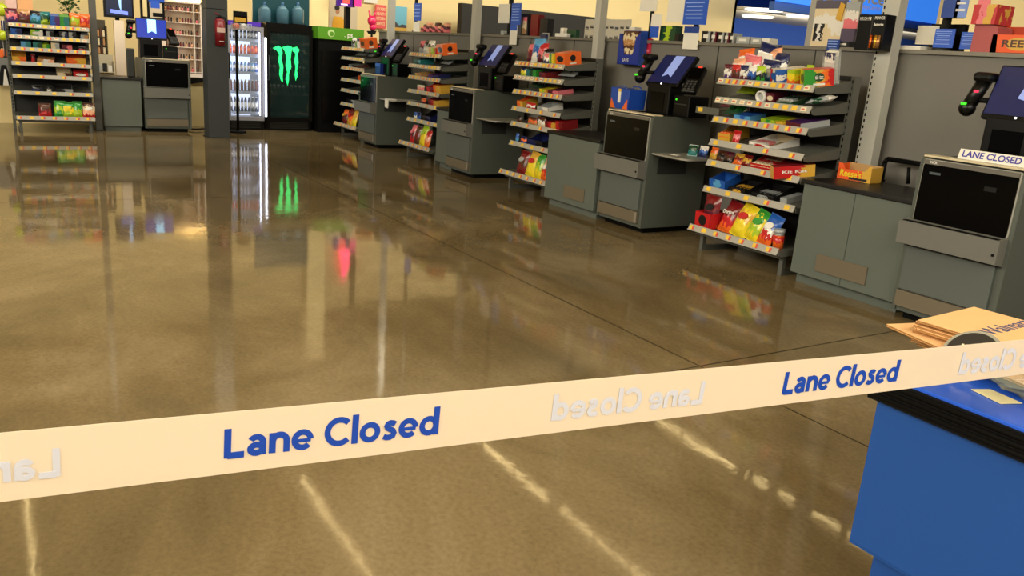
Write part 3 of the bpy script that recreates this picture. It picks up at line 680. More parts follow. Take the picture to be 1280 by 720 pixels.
checkout(-3.06, 5.5, 0, 'nearest self checkout at the right edge with a lane closed card on top', scr_x=.065, tilt=22, banner='slant', tray=False, scr_y=.28, pin=False)
checkout(-6.58, 5.5, 0, 'self checkout with a blue gift bag on top and a side tray', scr_x=.085, tilt=38)
checkout(-10.07, 5.5, 0, 'self checkout in mid row with dark ribbon screen, left of the second nearest rack', scr_x=.085, tilt=36)
checkout(-13.24, 5.48, 0, 'farthest self checkout of the right row, between two snack racks', scr_x=-.02, tilt=36)
checkout(-14.85, 2.64, R(90), 'self checkout of the back row with a bright blue screen facing the camera', scr_x=-.16, tilt=6, bright=True, tray=False, plate_end=False, scr_z=1.455, scr_h=.33)

# lane closed card on the nearest checkout
c = empty('lane_closed_sign', (-3.0, 5.58, 1.173))
b = MB(); b.prism([(0, 0), (.02, .065), (.022, .065), (.002, 0)], -.22, .22, WHITE, 'x'); b.prism([(.04, 0), (.02, .065), (.022, .065), (.042, 0)], -.22, .22, WHITE, 'x'); b.build('card', c)
lettering('LANE CLOSED', .058, mat((50, 46, 160), .5), c, T((0, .0085, .033)) @ Matrix.Rotation(R(-17), 4, 'X') @ UPR, width=.39, offset=.0013)
tag(c, 'folded white card reading LANE CLOSED in blue on top of the nearest checkout', 'sign')

# ------------------------------------------------------------------ cabinets
def cabinet(x0, x1, X, Y, rz, label, plate=True, doors=2, top_over=.02, plx=None):
    root = empty('lane_cabinet', (X, Y, 0), rz); tag(root, label, 'cabinet', 'grey lane cabinets')
    b = MB(); b.box(x0, x1, .02, .62, .08, .81, GREY); b.box(x0 + .02, x1 - .02, .07, .6, 0, .08, GREY); b.build('body', root)
    n = doors; w = (x1 - x0) / n
    for i in range(n):
        b = MB(); b.rbox(x0 + i * w + .002, x0 + (i + 1) * w - .002, 0, .02, .085, .81, GREY, r=.003, seg=1); b.build('door', root)
    b = MB(); b.rbox(x0 - top_over, x1 + top_over, -.015, .7, .81, .845, WORK, r=.006); b.build('worktop', root)
    if plate:
        a, c_ = plx or (.25, .73)
        b = MB(); b.rbox(x0 + (x1 - x0) * a, x0 + (x1 - x0) * c_, -.012, 0, .15, .29, PLATE, r=.002, seg=1)
        b.build('kick_plate', root)
    return root
cabinet(-.48, .48, -3.92, 5.55, 0, 'wide grey two door cabinet holding an orange tray, left of the nearest checkout')
cabinet(-.44, .5, -7.47, 5.46, 0, 'grey cabinet with black worktop left of the checkout with the gift bag', plx=(.42, .82), doors=1)
cabinet(-.2, .2, -10.68, 5.55, 0, 'narrow grey cabinet beside the mid row checkout', plate=False, doors=1)
cabinet(-.045, .045, -13.67, 5.5, 0, 'narrow grey cabinet beside the farthest checkout of the right row', plate=False, doors=1)
cabinet(-.3, .265, -14.85, 1.975, R(90), 'dark grey cabinet between the far left rack and the bright blue screen', plate=False, doors=1)

# rail behind the wide cabinet
b = MB(); b.tube([(-4.22, 6.28, .846), (-4.22, 6.28, 1.0), (-4.2, 6.28, 1.03), (-3.46, 6.28, 1.03)], .02, BLACKM, n=10)
b.tube([(-4.0, 6.28, .99), (-3.98, 6.28, .86)], .014, BLACKM); b.tube([(-3.5, 6.28, .846), (-3.5, 6.28, 1.03)], .02, BLACKM)
b.box(-4.25, -3.45, 6.26, 6.3, .0, .02, BLACKM); b.box(-4.24, -4.2, 6.26, 6.3, 0, .86, BLACKM); b.box(-3.52, -3.48, 6.26, 6.3, 0, .86, BLACKM)
tag(b.build('bag_rail'), 'black tubular rail standing behind the wide grey cabinet', 'rail')

# orange tray on the wide cabinet
OR = mat((242, 92, 30), .4)
dt = empty('display_tray', (0, 0, 0), M=T(at(1066, 226, Z=.846)) @ Matrix.Rotation(R(4), 4, 'Z'))
b = MB(); th = .004; IN = mat((186, 148, 96), .85)
b.box(-.15, .15, 0, .16, 0, th, IN); b.box(-.15, .15, 0, th, 0, .085, IN, front=OR); b.box(-.15, .15, .156, .16, 0, .13, IN)
for s_ in (-1, 1): b.prism([(0, 0), (.16, 0), (.16, .13), (.05, .12), (0, .12)], s_ * .148 - .002, s_ * .148 + .002, IN, 'x', capm=cm('gold') if s_ > 0 else OR)
b.prism([(-.15, .06), (-.15, .13), (-.115, .13), (-.085, .085)], 0, .004, OR, 'y'); b.prism([(.15, .06), (.15, .13), (.125, .13), (.09, .085)], 0, .004, cm('gold'), 'y')
b.box(.07, .15, -.001, 0, 0, .085, cm('gold'))
b.build('carton', dt)
lettering("Reese's", .075, cm('yellow'), dt, T((-.03, -.003, .05)) @ UPR, width=.19, offset=.003)
b = MB(); b.box(-.04, .12, -.003, -.001, .008, .026, cm('black')); b.build('black_band', dt)
tag(dt, "empty orange and yellow Reese's display tray on the wide cabinet worktop", 'display tray')

# things on and around the checkout with the gift bag
GB = mat((24, 70, 170), .4)
gx = at(783, 138, Y=5.72)
g = empty('gift_bag', (0, 0, 0), M=T((gx.x - .07, 5.68, 1.174)) @ Matrix.Rotation(R(-8), 4, 'Z'))
b = MB(); b.prism([(-.19, 0), (.16, 0), (.18, .2), (-.2, .21)], 0, .2, GB, 'y'); b.build('bag_body', g)
b = MB(); b.box(-.045, .005, -.004, 0, .06, .17, PAPER); b.box(-.045, .005, -.004, 0, .17, .2, YEL); b.build('tag_strip', g)
b = MB(); b.prism([(-.19, 0), (-.18, .1), (-.09, 0)], -.003, 0, cm('orange'), 'y'); b.prism([(.15, 0), (.14, .1), (.05, 0)], -.003, 0, cm('orange'), 'y'); b.build('orange_corners', g)
b = MB()
for yy in (.01, .19): b.tube([(-.09, yy, .19), (-.07, yy, .225), (0, yy, .232), (.07, yy, .225), (.09, yy, .19)], .006, GB)
b.build('handles', g)
tag(g, 'bright blue gift bag with orange corners standing on a checkout top', 'gift bag')

def rowitem(px, py, z, d=0): 
    p = at(px, py, Z=z); return p
# small packs on the side tray
for i, (c_, lab) in enumerate([(('teal', 'dgreen'), 'teal small packet on the steel side tray'), (('navy', 'blue', 'white'), 'navy small packet on the steel side tray'), (('gold', 'orange'), 'golden small packet on the side tray nearest the rack')]):
    product_bag(T((-6.0 + i * .1, 5.85 + .04 * i, .814)) @ Matrix.Rotation(R(20 - 14 * i), 4, 'Z') @ Matrix.Rotation(R(-12), 4, 'X'), .1, .1, .05, cs(*c_), lab, name='candy_pouch', cat='pouch')
b = MB(); b.box(-.04, .04, -.03, .03, 0, .003, PAPER); o = b.build('receipt', loc=(-6.05, 5.68, .813), rz=.3); tag(o, 'small white slip lying on the steel side tray', 'receipt')
# towel on the far checkout tray
b = MB(); b.box(-.06, .06, -.015, 0, -.1, .012, WHITE); b.box(-.06, .06, 0, .14, .0, .012, WHITE); b.prism([(-.06, -.1), (.06, -.1), (.05, -.13), (-.05, -.12)], -.015, -.003, WHITE, 'y')
o = b.build('paper_towel', loc=(-12.55, 5.505, .8125)); tag(o, 'white cloth folded over the side tray of the farthest right-row checkout', 'cloth')
o = MB().box(-.1, .1, 0, .16, 0, .17, mat((20, 44, 130), .4)).box(-.1, .1, -.003, 0, .12, .17, mat((60, 100, 200), .4)).build('blue_box', loc=(-13.42, 5.7, 1.173)); tag(o, 'small dark blue box on top of the farthest right-row checkout', 'box')

# ------------------------------------------------------------------ posts
def post(px, Y, w, label, zb=0, zt=5.0, d=.1, slots=False, name='support_post', mt=POST, py=20):
    p = at(px, py, Y=Y)
    b = MB(); b.box(-w / 2, w / 2, 0, d, zb, zt, mt)
    b.box(-w / 2 - .02, w / 2 + .02, -.01, d + .01, zb, zb + .02, mt)
    if slots:
        for k_ in range(30): b.box(-w / 2 + .01, -w / 2 + .022, -.002, 0, .9 + k_ * .05, .925 + k_ * .05, BLACKM)
    o = b.build(name, loc=(p.x, Y, 0)); tag(o, label, 'post', 'grey posts along the partition'); return o
PY = 6.25
post(1112, PY, .15, 'grey metal post right behind the nearest snack rack, holding the black battery display', slots=True)
post(747, PY, .10, 'pale grey metal post between the second nearest rack and the blue gift bag')
post(592, PY, .12, 'grey metal post behind the third rack, left of the dark panel', )
post(486, PY - .05, .11, 'grey metal post behind the farthest right-row rack, right of the pink sign', py=20)
def pole(px, Y, w, label, zb=WT, mt=GREY_D, zt=5.0, py=20):
    p = at(px, py, Y=Y); b = MB(); b.cyl((0, 0, zb), (0, 0, zt), w / 2, mt, n=12); b.cyl((0, 0, zb), (0, 0, zb + .02), w, mt, n=12)
    o = b.build('lane_pole', loc=(p.x, Y, 0)); tag(o, label, 'pole', 'thin poles on the partition'); return o
LY = WY + .1
pole(638, LY, .07, 'thin dark pole with a blue notice above the mid row checkout')
pole(872, LY, .055, 'thin dark pole with a blue notice above the gift bag checkout')
pole(815, LY, .045, 'thin dark pole left of the blue notice, behind the hanging white paper')
pole(577 - 57, LY, .06, 'thin dark pole with a small blue notice left of the third post')
pole(1185, LY, .07, 'thin dark pole carrying blue notices above the nearest lane')
for px, lab in ((1020, 'pale square post left of the white poster stand in the far service area'), (1035, 'pale square post just right of the poster stand in the far service area'), (1070, 'pale square post beside the black battery display in the far service area')):
    p = at(px, 10, Y=7.6); b = MB(); w = .042 if px != 1035 else .025
    b.box(-w, w, -w, w, 0, 5.0, mat((176, 174, 166), .5)); b.box(-w * 1.5, w * 1.5, -w * 1.5, w * 1.5, 0, .02, GREY_D)
    tag(b.build('support_post', loc=(p.x, 7.6, 0)), lab, 'post', 'pale posts of the service area')

# generic flat sign hanging upright, seen from -Y side
def placard(pxl, pxr, pyt, pyb, Y, mt, label, lines=0, lmt=None, name='notice_sign', cat='sign', head=None, th=.006, rz=0, group=None, text=None):
    a = at(pxl, pyt, Y=Y); b_ = at(pxr, pyb, Y=Y); cx = (a.x + b_.x) / 2; w = abs(b_.x - a.x); z1 = a.z; z0 = b_.z
    h = z1 - z0
    root = empty(name, (cx, Y, z0), rz); tag(root, label, cat, group)
    b = MB(); b.box(-w / 2, w / 2, 0, th, 0, h, mt)
    if head: b.box(-w / 2, w / 2, -.001, 0, h * .72, h, head)
    b.build('board', root)
    if text: 
        for i, (s, zf, sz) in enumerate(text): lettering(s, h * sz, lmt or WHITE, root, T((0, -.003, h * zf)) @ UPR, width=w * .8)
    if lines:
        b = MB()
        for i in range(lines):
            zz = h * (.88 - .78 * i / lines); ww = w * (.36 + .1 * rnd.random())
            b.box(-ww, ww * .8, -.003, -.001, zz - h * .25 / lines, zz, lmt or WHITE)
        b.build('printed_lines', root)
    return root
LB = mat((150, 180, 245), .5)
placard(640, 650, 4, 31, LY - .08, SIGNB, 'blue notice hanging on the pole above the mid row checkout', lines=6, lmt=LB)
placard(638, 645, 31, 56, LY - .16, PAPER, 'white and blue leaflet strip on the pole above the mid row checkout', head=SIGNB)
placard(624, 636, 5, 29, LY - .06, PAPER, 'blank cream paper hanging left of the blue notice above the mid row checkout')
placard(858, 882, -12, 31, LY - .08, SIGNB, 'large blue notice with white lines above the gift bag checkout', lines=7, lmt=LB)
placard(856, 871, 33, 62, LY - .14, PAPER, 'small white leaflet with navy head on the pole above the gift bag checkout', head=BLUEP)
placard(837, 855, -10, 28, LY - .05, PAPER, 'blank cream paper hanging left of the large blue notice')
placard(802, 820, -12, 14, LY - .05, PAPER, 'cream paper hanging at the top left of the blank paper pair')
placard(815, 826, 17, 33, LY - .1, PAPER, 'small grey-white paper above a blue square near the black pole')
placard(813, 822, 33, 47, LY - .1, SIGNB, 'small plain blue square below the grey-white paper')
placard(518, 526, 4, 26, LY - .08, SIGNB, 'small blue notice left of the third post', lines=4, lmt=LB)
placard(517, 524, 27, 40, LY - .08, PAPER, 'small white leaflet below the small blue notice', head=None)
placard(1170, 1190, 36, 60, LY - .06, SIGNB, 'blue notice on the partition left of the pink carton', lines=7, lmt=LB)
placard(1203, 1222, 40, 62, LY - .05, SIGNB, 'blue notice partly behind the pink carton', lines=7, lmt=LB)
placard(1180, 1196, 0, 22, LY - .1, BLUEP, 'dark blue box sign hanging over the nearest lane', th=.1, lines=0)
placard(1196, 1207, 0, 22, LY - .1, mat((120, 150, 225), .3), 'pale blue leaflet pocket beside the dark blue box sign', lines=2)
placard(1148, 1170, 32, 56, LY + .06, PAPER, 'blank cream paper standing left of the dark stand on the partition')
placard(1165, 1200, 30, 66, LY + .1, BLACKM, 'black backing board behind the blue notice on the partition', th=.05)

# black battery display on the near post
a = at(1068, 62, Y=6.12); c_ = at(1116, 18, Y=6.12)
bd = empty('battery_display', (0, 0, 0), M=T(((a.x + c_.x) / 2 - .03, 6.125, a.z)))
w = (c_.x - a.x) * .86; h = (c_.z - a.z)
b = MB(); b.box(-w / 2, w / 2, 0, .12, 0, h, BLACK); b.box(0, .008, -.002, 0, 0, h, GREY_D); b.build('case', bd)
b = MB(); b.box(-w * .45, -w * .05, -.004, 0, h * .84, h * .93, WHITE); b.build('header_panel', bd)
lettering('DURACELL', h * .12, BLACK, bd, T((-w * .25, -.006, h * .885)) @ UPR, width=w * .36, offset=.002)
lettering('POWER', h * .12, WHITE, bd, T((w * .27, -.004, h * .90)) @ UPR, width=w * .36, offset=.002)
lettering('Batteries', h * .1, WHITE, bd, T((w * .26, -.004, h * .72)) @ UPR, width=w * .34, offset=.002)
for i, c2 in enumerate(('orange', 'brown', 'gold', 'tan')):
    b = MB(); b.cyl((w * (.12 + .085 * i), -.012, h * .06), (w * (.12 + .085 * i), -.012, h * .42), .016, mat(C[c2], .25, metal=.7), n=10); b.build('battery_pack', bd)
tag(bd, 'black battery display with copper packs hung on the post by the nearest rack', 'display')

# items standing on the ledge of the partition
def ledge_box(pxl, pxr, pyt, mtf, label, dy=.0, d=.12, z0=WT, name='boxed_item', cat='box', top=None, word=None, wm=None):
    Y = WY + dy; a = at(pxl, pyt, Y=Y); b_ = at(pxr, pyt, Y=Y); w = b_.x - a.x; h = max(.03, (a.z + b_.z) / 2 - z0)
    b = MB(); b.box(-w / 2, w / 2, 0, d, 0, h, mtf, top=top or mtf); b.box(-w * .3, w * .3, -.0015, 0, h * .35, h * .7, top or WHITE)
    o = b.build(name, loc=((a.x + b_.x) / 2, Y, z0 + .001)); 
    if word: lettering(word, h * .4, wm or WHITE, o, T((0, -.004, h * .5)) @ UPR, width=w * .7, offset=.002)
    return tag(o, label, cat)
# poster stand and leaflet pocket behind the nearest rack
a = at(1012, 58, Y=6.5); ps = empty('poster_stand', (0, 0, 0), M=T((a.x + .24, 6.5, WT)))
b = MB(); b.box(-.24, .1, 0, .03, 0, .38, PAPER, front=art(cs('cream', 'white', 'cream'))); b.box(-.24, .1, -.002, 0, .33, .4, mat((90, 84, 98), .5)); b.build('board', ps)
b = MB(); b.box(-.22, -.08, -.003, -.001, .05, .2, art(cs('black', 'white', 'black', 'cream'), axis=0)); b.build('pattern_panel', ps)
b = MB(); b.prism([(.0, .24), (.06, .22), (.08, .36), (.03, .38)], -.012, -.006, cm('gold'), 'y'); b.build('yellow_flyer', ps)
b = MB(); b.box(.1, .24, -.02, -.014, .16, .38, art(cs('pink', 'white', 'silver'))); b.build('pink_flyer', ps)
b = MB(); b.box(.08, .22, -.01, .02, 0, .16, mat((84, 72, 96), .5)); b.build('purple_block', ps)
tag(ps, 'white poster stand with yellow and pink flyers on the partition ledge', 'poster stand')
placard(1035, 1048, 49, 63, 6.38, BLUEP, 'small blue notice fixed to the partition under the poster stand', lines=3, lmt=LB)
ledge_box(1045, 1062, 52, cm('black'), 'low dark stack of leaflets right of the poster stand', d=.14, name='leaflet_stack')
ledge_box(1058, 1073, 42, PAPER, 'small white card on the ledge left of the battery display', dy=.1, d=.01, name='card')
# dark boxed items row (left of service area)
xs_ = [(878, 888), (889, 896), (898, 905), (906, 912), (913, 918)]
for i, (l, r_) in enumerate(xs_):
    ledge_box(l, r_, 39 + i * .6, art(cs('black', 'silver', 'maroon') if i % 2 else cs('black', 'black', 'silver'), axis=0), '%s boxed gadget on the ledge above the nearest rack' % ['wide black', 'narrow black and plum', 'black and grey', 'small plum striped', 'rightmost small black'][i], name='boxed_gadget')
for i, (l, r_, mt_, lab) in enumerate([(921, 937, cm('silver'), 'grey rounded item'), (939, 952, cm('silver'), 'second grey item'), (953, 962, PAPER, 'small white item')]):
    ledge_box(l, r_, 46 + i, mt_, lab + ' on the ledge right of the boxed gadgets', name='ledge_item')
# white label rack behind the pale post
a = at(732, 24, Y=9.0); c_ = at(786, 52, Y=9.0)
b = MB(); w = c_.x - a.x; hh = a.z - c_.z + .1; LAB = empty('label_rack', (0, 0, 0), M=T(((a.x + c_.x) / 2, 9.0, 0)))
b.box(-w / 2, w / 2, 0, .02, 0, a.z, PAPER); b.build('panel', LAB)
for i in range(9):
    for j in range(3):
        b = MB(); xx = -w / 2 + (i + .5) * w / 9; zz = a.z - .14 - j * .16
        b.box(xx - w * .035, xx + w * .035, -.006, 0, zz - .03, zz + .04, art(cs('white', 'black', 'silver') if (i + j) % 3 else cs('silver', 'navy', 'white')))
        b.build('tag_card', LAB)
tag(LAB, 'white rack covered in small printed cards beyond the partition', 'card rack')
b = MB(); a = at(720, 12, Y=6.33)
p = at(752, 55, Y=6.38); b.box(-.035, .035, 0, .004, -.17, .03, PAPER); b.prism(ellipse(.03, .05, 0), -.002, 0, cm('red'), 'y', T((0, 0, -.06)))
tag(b.build('paper_tag', loc=(p.x, 6.4, p.z)), 'white paper tag with a red mark right of the pale post', 'tag')
# blue and photo hanging display left of the screen
a = at(771, 80, Y=6.3); c_ = at(802, 38, Y=6.3)
hd = empty('gift_card_display', (0, 0, 0), M=T(((a.x + c_.x) / 2, 6.3, a.z)))
w = c_.x - a.x; h = c_.z - a.z
b = MB(); b.box(-w / 2, w / 2, .08, .1, 0, h, BLUEP); b.prism([(-w / 2, 0), (w / 2, 0), (w / 2, h * .95), (w * .28, h * .8), (w * .2, h * .3), (-w * .22, h * .3), (-w * .4, h * .85), (-w / 2, h * .9)], 0, .01, mat((28, 52, 150), .4), 'y')
for s_ in (-1, 1): b.box(s_ * w / 2 - .003, s_ * w / 2 + .003, 0, .1, 0, h * .9, BLUEP)
b.box(-w / 2, w / 2, 0, .1, 0, .005, BLUEP); b.build('pocket', hd)
b = MB(); b.box(-w * .38, w * .28, .02, .06, h * .2, h * .98, art(cs('brown', 'cream', 'brown', 'tan', 'cream', 'brown'))); b.build('photo_cards', hd)
lettering('SAVE', .05, WHITE, hd, T((-w * .1, -.003, h * .13)) @ UPR, width=w * .3)
tag(hd, 'blue wall pocket of photo gift cards above the blue gift bag', 'display')
placard(802, 812, 48, 75, 6.412, mat((196, 40, 70), .4), 'pinkish red card pack hanging right of the photo gift cards', head=mat((170, 20, 50), .4), lines=2, lmt=cm('pink'), name='card_pack', cat='card pack')
placard(806, 811, 76, 92, 6.412, cm('cream'), 'cream card below the pinkish red card pack', name='card_pack', cat='card pack')
# pink and orange cartons on the near ledge
a = at(1213, 66, Y=WY)
b = MB(); w = .2
b.prism([(-.10, 0), (.1, 0), (.08, .18), (0, .22), (-.1, .2)], 0, .2, mat((176, 84, 84), .5), 'y'); b.box(-.12, .06, -.03, .2, .2, .34, art(cs('red', 'pink', 'gold', 'red'), axis=0))
b.prism([(-.12, .34), (-.02, .34), (-.03, .42), (-.1, .42)], .0, .01, cm('pink'), 'y')
tag(b.build('candy_carton', loc=(a.x + .08, WY + .02, WT + .001)), 'pink and gold candy carton bent forward on the ledge above the nearest checkout', 'carton')
a = at(1250, 64, Y=WY)
display_tray(T((a.x + .12, WY + .02, WT + .001)), .42, .22, .13, OR, "orange Reese's tray on the ledge at the right edge", inner=mat((200, 70, 40), .6), hb=.2, logo=cm('gold'), word=('REESE', cm('brown')))
ledge_box(1118, 1150, 62.5, PAPER, 'low flat white pad on the ledge right of the battery display', d=.16, name='paper_pad')
# leaflet pocket left of dark panel, top of second rack
a = at(690, 62, Y=6.2)
lp = empty('leaflet_pocket', (0, 0, 0), M=T((a.x - .02, 6.05, LIPZ[0] + .09)))
b = MB(); b.box(-.07, .07, 0, .05, 0, .16, CLR); b.box(-.075, .075, .05, .056, 0, .3, mat((150, 152, 148), .4)); b.build('pocket', lp)
b = MB(); b.box(-.06, .06, .01, .045, .01, .28, art(cs('silver', 'cream', 'silver', 'navy'))); b.build('leaflets', lp)
tag(lp, 'grey leaflet pocket standing behind the blue bag on the second nearest rack', 'leaflet pocket')
# bright items on the ledge of the far bay
for i in range(9):
    px = 526 + i * 3.6
    p = at(px, 36, Y=WY + .05); b = MB(); b.rbox(-.05, .05, 0, .1, 0, .1 + .03 * (i % 3), art(cs('dred', 'pink', 'brown') if i % 2 else cs('pink', 'maroon', 'peach')), r=.02)
    tag(b.build('plush_toy', loc=(p.x, WY + .06, WT + .001)), '%s small pink and brown toy from the left on the far ledge' % ORD[i], 'toy', 'small toys on the far ledge')
for i, (px, h, c2, lab) in enumerate([(655, .28, 'black', 'black framed photo box on the ledge above the second nearest rack'), (667, .27, 'dred', 'dark red box beside the black framed photo box'), (679, .22, 'black', 'black box right of the dark red box on the ledge')]):
    p = at(px, 40, Y=WY + .1); b = MB(); b.box(-.09, .09, 0, .1, 0, h * 1.05, cm(c2))
    if i == 0: b.box(-.05, .06, -.002, 0, .03, h - .03, art(cs('tan', 'cream', 'pink')))
    tag(b.build('boxed_item', loc=(p.x, WY + .1, WT + .001)), lab, 'box')
for px, wd, hh, c2, lab in [(696, .07, .12, 'white', 'small white carton on the ledge above the second nearest rack'), (708, .2, .1, 'dgreen', 'low dark green wreath-like item on the ledge'), (703, .26, .045, 'white', 'low white stack on the ledge above the orange carton'),
                            (622, .09, .06, 'silver', 'small pale item on the ledge left of the blue notice pole')]:
    p = at(px, 44, Y=WY + .03); b = MB(); b.rbox(-wd / 2, wd / 2, 0, .07, 0, hh, cm(c2), r=.008)
    tag(b.build('ledge_item', loc=(p.x, WY + (.0 if hh < .05 else .1), WT + .001)), lab, 'item')
p = at(788, 36, Y=WY)
for px, wd, hh, c2, lab in [(789, .1, .14, 'white', 'white carton on the ledge right of the photo gift cards'), (834, .25, .16, 'dgreen', 'dark olive camouflage box on the ledge above the ribbon screen'), (846, .06, .08, 'black', 'small black box right of the camouflage box')]:
    p = at(px, 44, Y=WY + .05); b = MB(); b.box(-wd / 2, wd / 2, 0, .1, 0, hh, art(cs(c2, 'lime' if c2 == 'dgreen' else c2, c2), axis=0))
    tag(b.build('ledge_item', loc=(p.x, WY + .05, WT + .001)), lab, 'box')

# dark lower panel and dark soffit beyond the partition: on the far wall
def farpanel(pxl, pxr, pyt, pyb, X, mt, label, name='wall_panel', cat='panel', th=.03, sub=None):
    a = at(pxl, pyt, X=X); b_ = at(pxr, pyb, X=X); y0, y1 = a.y, b_.y
    z1 = (a.z + at(pxr, pyt, X=X).z) / 2; z0 = b_.z
    b = MB(); b.box(0, th, y0, y1, z0, z1, mt)
    o = b.build(name, loc=(X, 0, 0)); return tag(o, label, cat), (y0, y1, z0, z1)
y0 = at(577, 20, X=-18.5).y; y1 = at(768, 20, X=-18.5).y
b = MB(); b.box(-18.7, -18.5, y0, y1, 0, 2.75, mat((28, 26, 22), .8)); tag(b.build('dark_display_wall'), 'tall dark display backing beyond the partition under the yellow wall', 'display')
# blue services area: banner sign, low desks, ceiling lamps
a = at(1025, 4, X=-17.6); 
bs = empty('service_sign', (0, 0, 0), M=T((-17.6, 0, 0)))
ys0 = at(972, 3, X=-17.6).y; ys1 = at(1172, 28, X=-17.6).y
b = MB(); b.box(-.1, 0, ys0, ys1, 3.69, 4.9, mat((58, 134, 246), .5, emit=.8)); b.box(-.3, -.1, ys0, ys1 + 1.5, 3.45, 3.69, mat((60, 100, 180), .6)); b.box(-.2, -.15, ys0 + .5, ys0 + .6, 4.9, 5.0, GREY_D); b.build('sign_board', bs)
TX = Matrix.Rotation(R(90), 4, 'Z') @ UPR
yy = at(1085, 8, X=-17.6).y
lettering('Services', .5, WHITE, bs, T((.01, yy - .2, at(1083, -3, X=-17.6).z)) @ TX, width=2.6, offset=.01)
lettering('MoneyCenter', .22, WHITE, bs, T((.01, at(1086, 9, X=-17.6).y, at(1086, 9, X=-17.6).z)) @ TX, width=1.15, offset=.004)
tag(bs, 'large bright blue hanging sign with white lettering over the service area', 'sign')
for i, (px, py, ln) in enumerate(((955, 13, 1.1), (947, 21.5, 1.0), (1001, 21, .9))):
    p = at(px, py, Z=3.51)
    b = MB(); b.cyl((0, 0, 0), (0, 0, .04), .52 * ln, mat((255, 246, 225), .5, emit=2.2), n=28); tag(b.build('ceiling_light', loc=(max(p.x, -23), p.y, 3.5)), 'glowing rounded ceiling lamp of the service area, %s' % ('nearest the cream wall', 'lower left one', 'left of the white poster stand')[i], 'ceiling light')
for i, px in enumerate((972, 985, 998, 1010)):
    p = at(px, 44, X=-18); b = MB(); b.box(-.05, .0, -.2, .2, 1.9, 2.32, WHITE); b.box(0, .003, -.15, .15, 2.0, 2.22, mat((190, 205, 225), .5)); b.box(-.1, -.05, -.1, .1, 0, 2.3, GREY_D)
    tag(b.build('service_desk_screen', loc=(-18, p.y, 0)), '%s white notice board from the left at the far service desk' % ORD[i], 'notice board', 'white boards of the service desk')
p0 = at(925, 50, X=-17).y; p1 = at(1180, 50, X=-17).y
b = MB(); b.box(-.4, 0, 0, p1 - p0, 0, 1.95, mat((58, 66, 80), .5)); b.box(-.45, .05, 0, p1 - p0, 1.95, 2.0, mat((120, 120, 115), .4)); tag(b.build('service_counter', loc=(-16.6, p0, 0)), 'long slate grey counter front of the far service area', 'counter')
# cream wall on the right of the services area
yw = at(1172, 40, X=-14.5).y
b = MB(); b.box(-14.6, -14.5, yw, 45, 0, 5, CREAM); struct(b.build('wall_right_far'))

# ------------------------------------------------------------------ back left: pillar, coolers, kiosk
PIL = mat((58, 62, 63), .45)
pr = empty('pillar', (0, 0, 0)); 
b = MB(); b.box(-14.43, -14.1, 3.11, 3.435, 0, 1.99, PIL); b.box(-14.43, -14.1, 3.11, 3.435, 2.0, 5.0, PIL); b.box(-14.42, -14.11, 3.12, 3.425, 1.98, 2.01, BLACKM); b.build('shaft', pr)
b = MB(); b.box(-14.45, -14.08, 3.09, 3.455, 0, .012, GREY_D); b.build('base_plate', pr)
tag(pr, 'dark square pillar carrying a red extinguisher sleeve', 'pillar')
# extinguisher
fe = empty('fire_extinguisher', (-14.08, 0, 0)); ye = at(275, 40, X=-14.05).y; ze0 = at(275, 57, X=-14.05).z; ze1 = at(275, 24, X=-14.05).z
RD = mat((122, 14, 26), .35)
b = MB(); b.cyl((.03, ye, ze0), (.03, ye, ze1 - .03), .075, RD, n=18); b.ball((.03, ye, ze1 - .03), .075, RD, (1, 1, .6)); b.build('cylinder', fe)
b = MB(); b.box(.085, .108, ye - .06, ye + .06, ze0 + .2, ze0 + .27, mat((220, 190, 180), .5)); b.box(.1, .11, ye - .03, ye + .04, ze0 + .06, ze0 + .07, WHITE); b.build('label_band', fe)
b = MB(); b.cyl((.03, ye, ze1), (.03, ye, ze1 + .06), .02, BLACKM); b.tube([(.03, ye, ze1 + .05), (.05, ye - .07, ze1 + .09)], .01, RD); b.tube([(.03, ye, ze1 + .03), (.05, ye - .06, ze1 + .02)], .008, BLACKM); b.build('valve_handle', fe)
b = MB(); b.tube([(.03, ye, ze1 + .04), (.06, ye + .08, ze1 + .02), (.07, ye + .1, ze1 - .08), (.07, ye + .09, ze1 - .2)], .009, BLACKM); b.build('hose', fe)
tag(fe, 'red fire extinguisher hanging on the dark pillar', 'fire extinguisher')

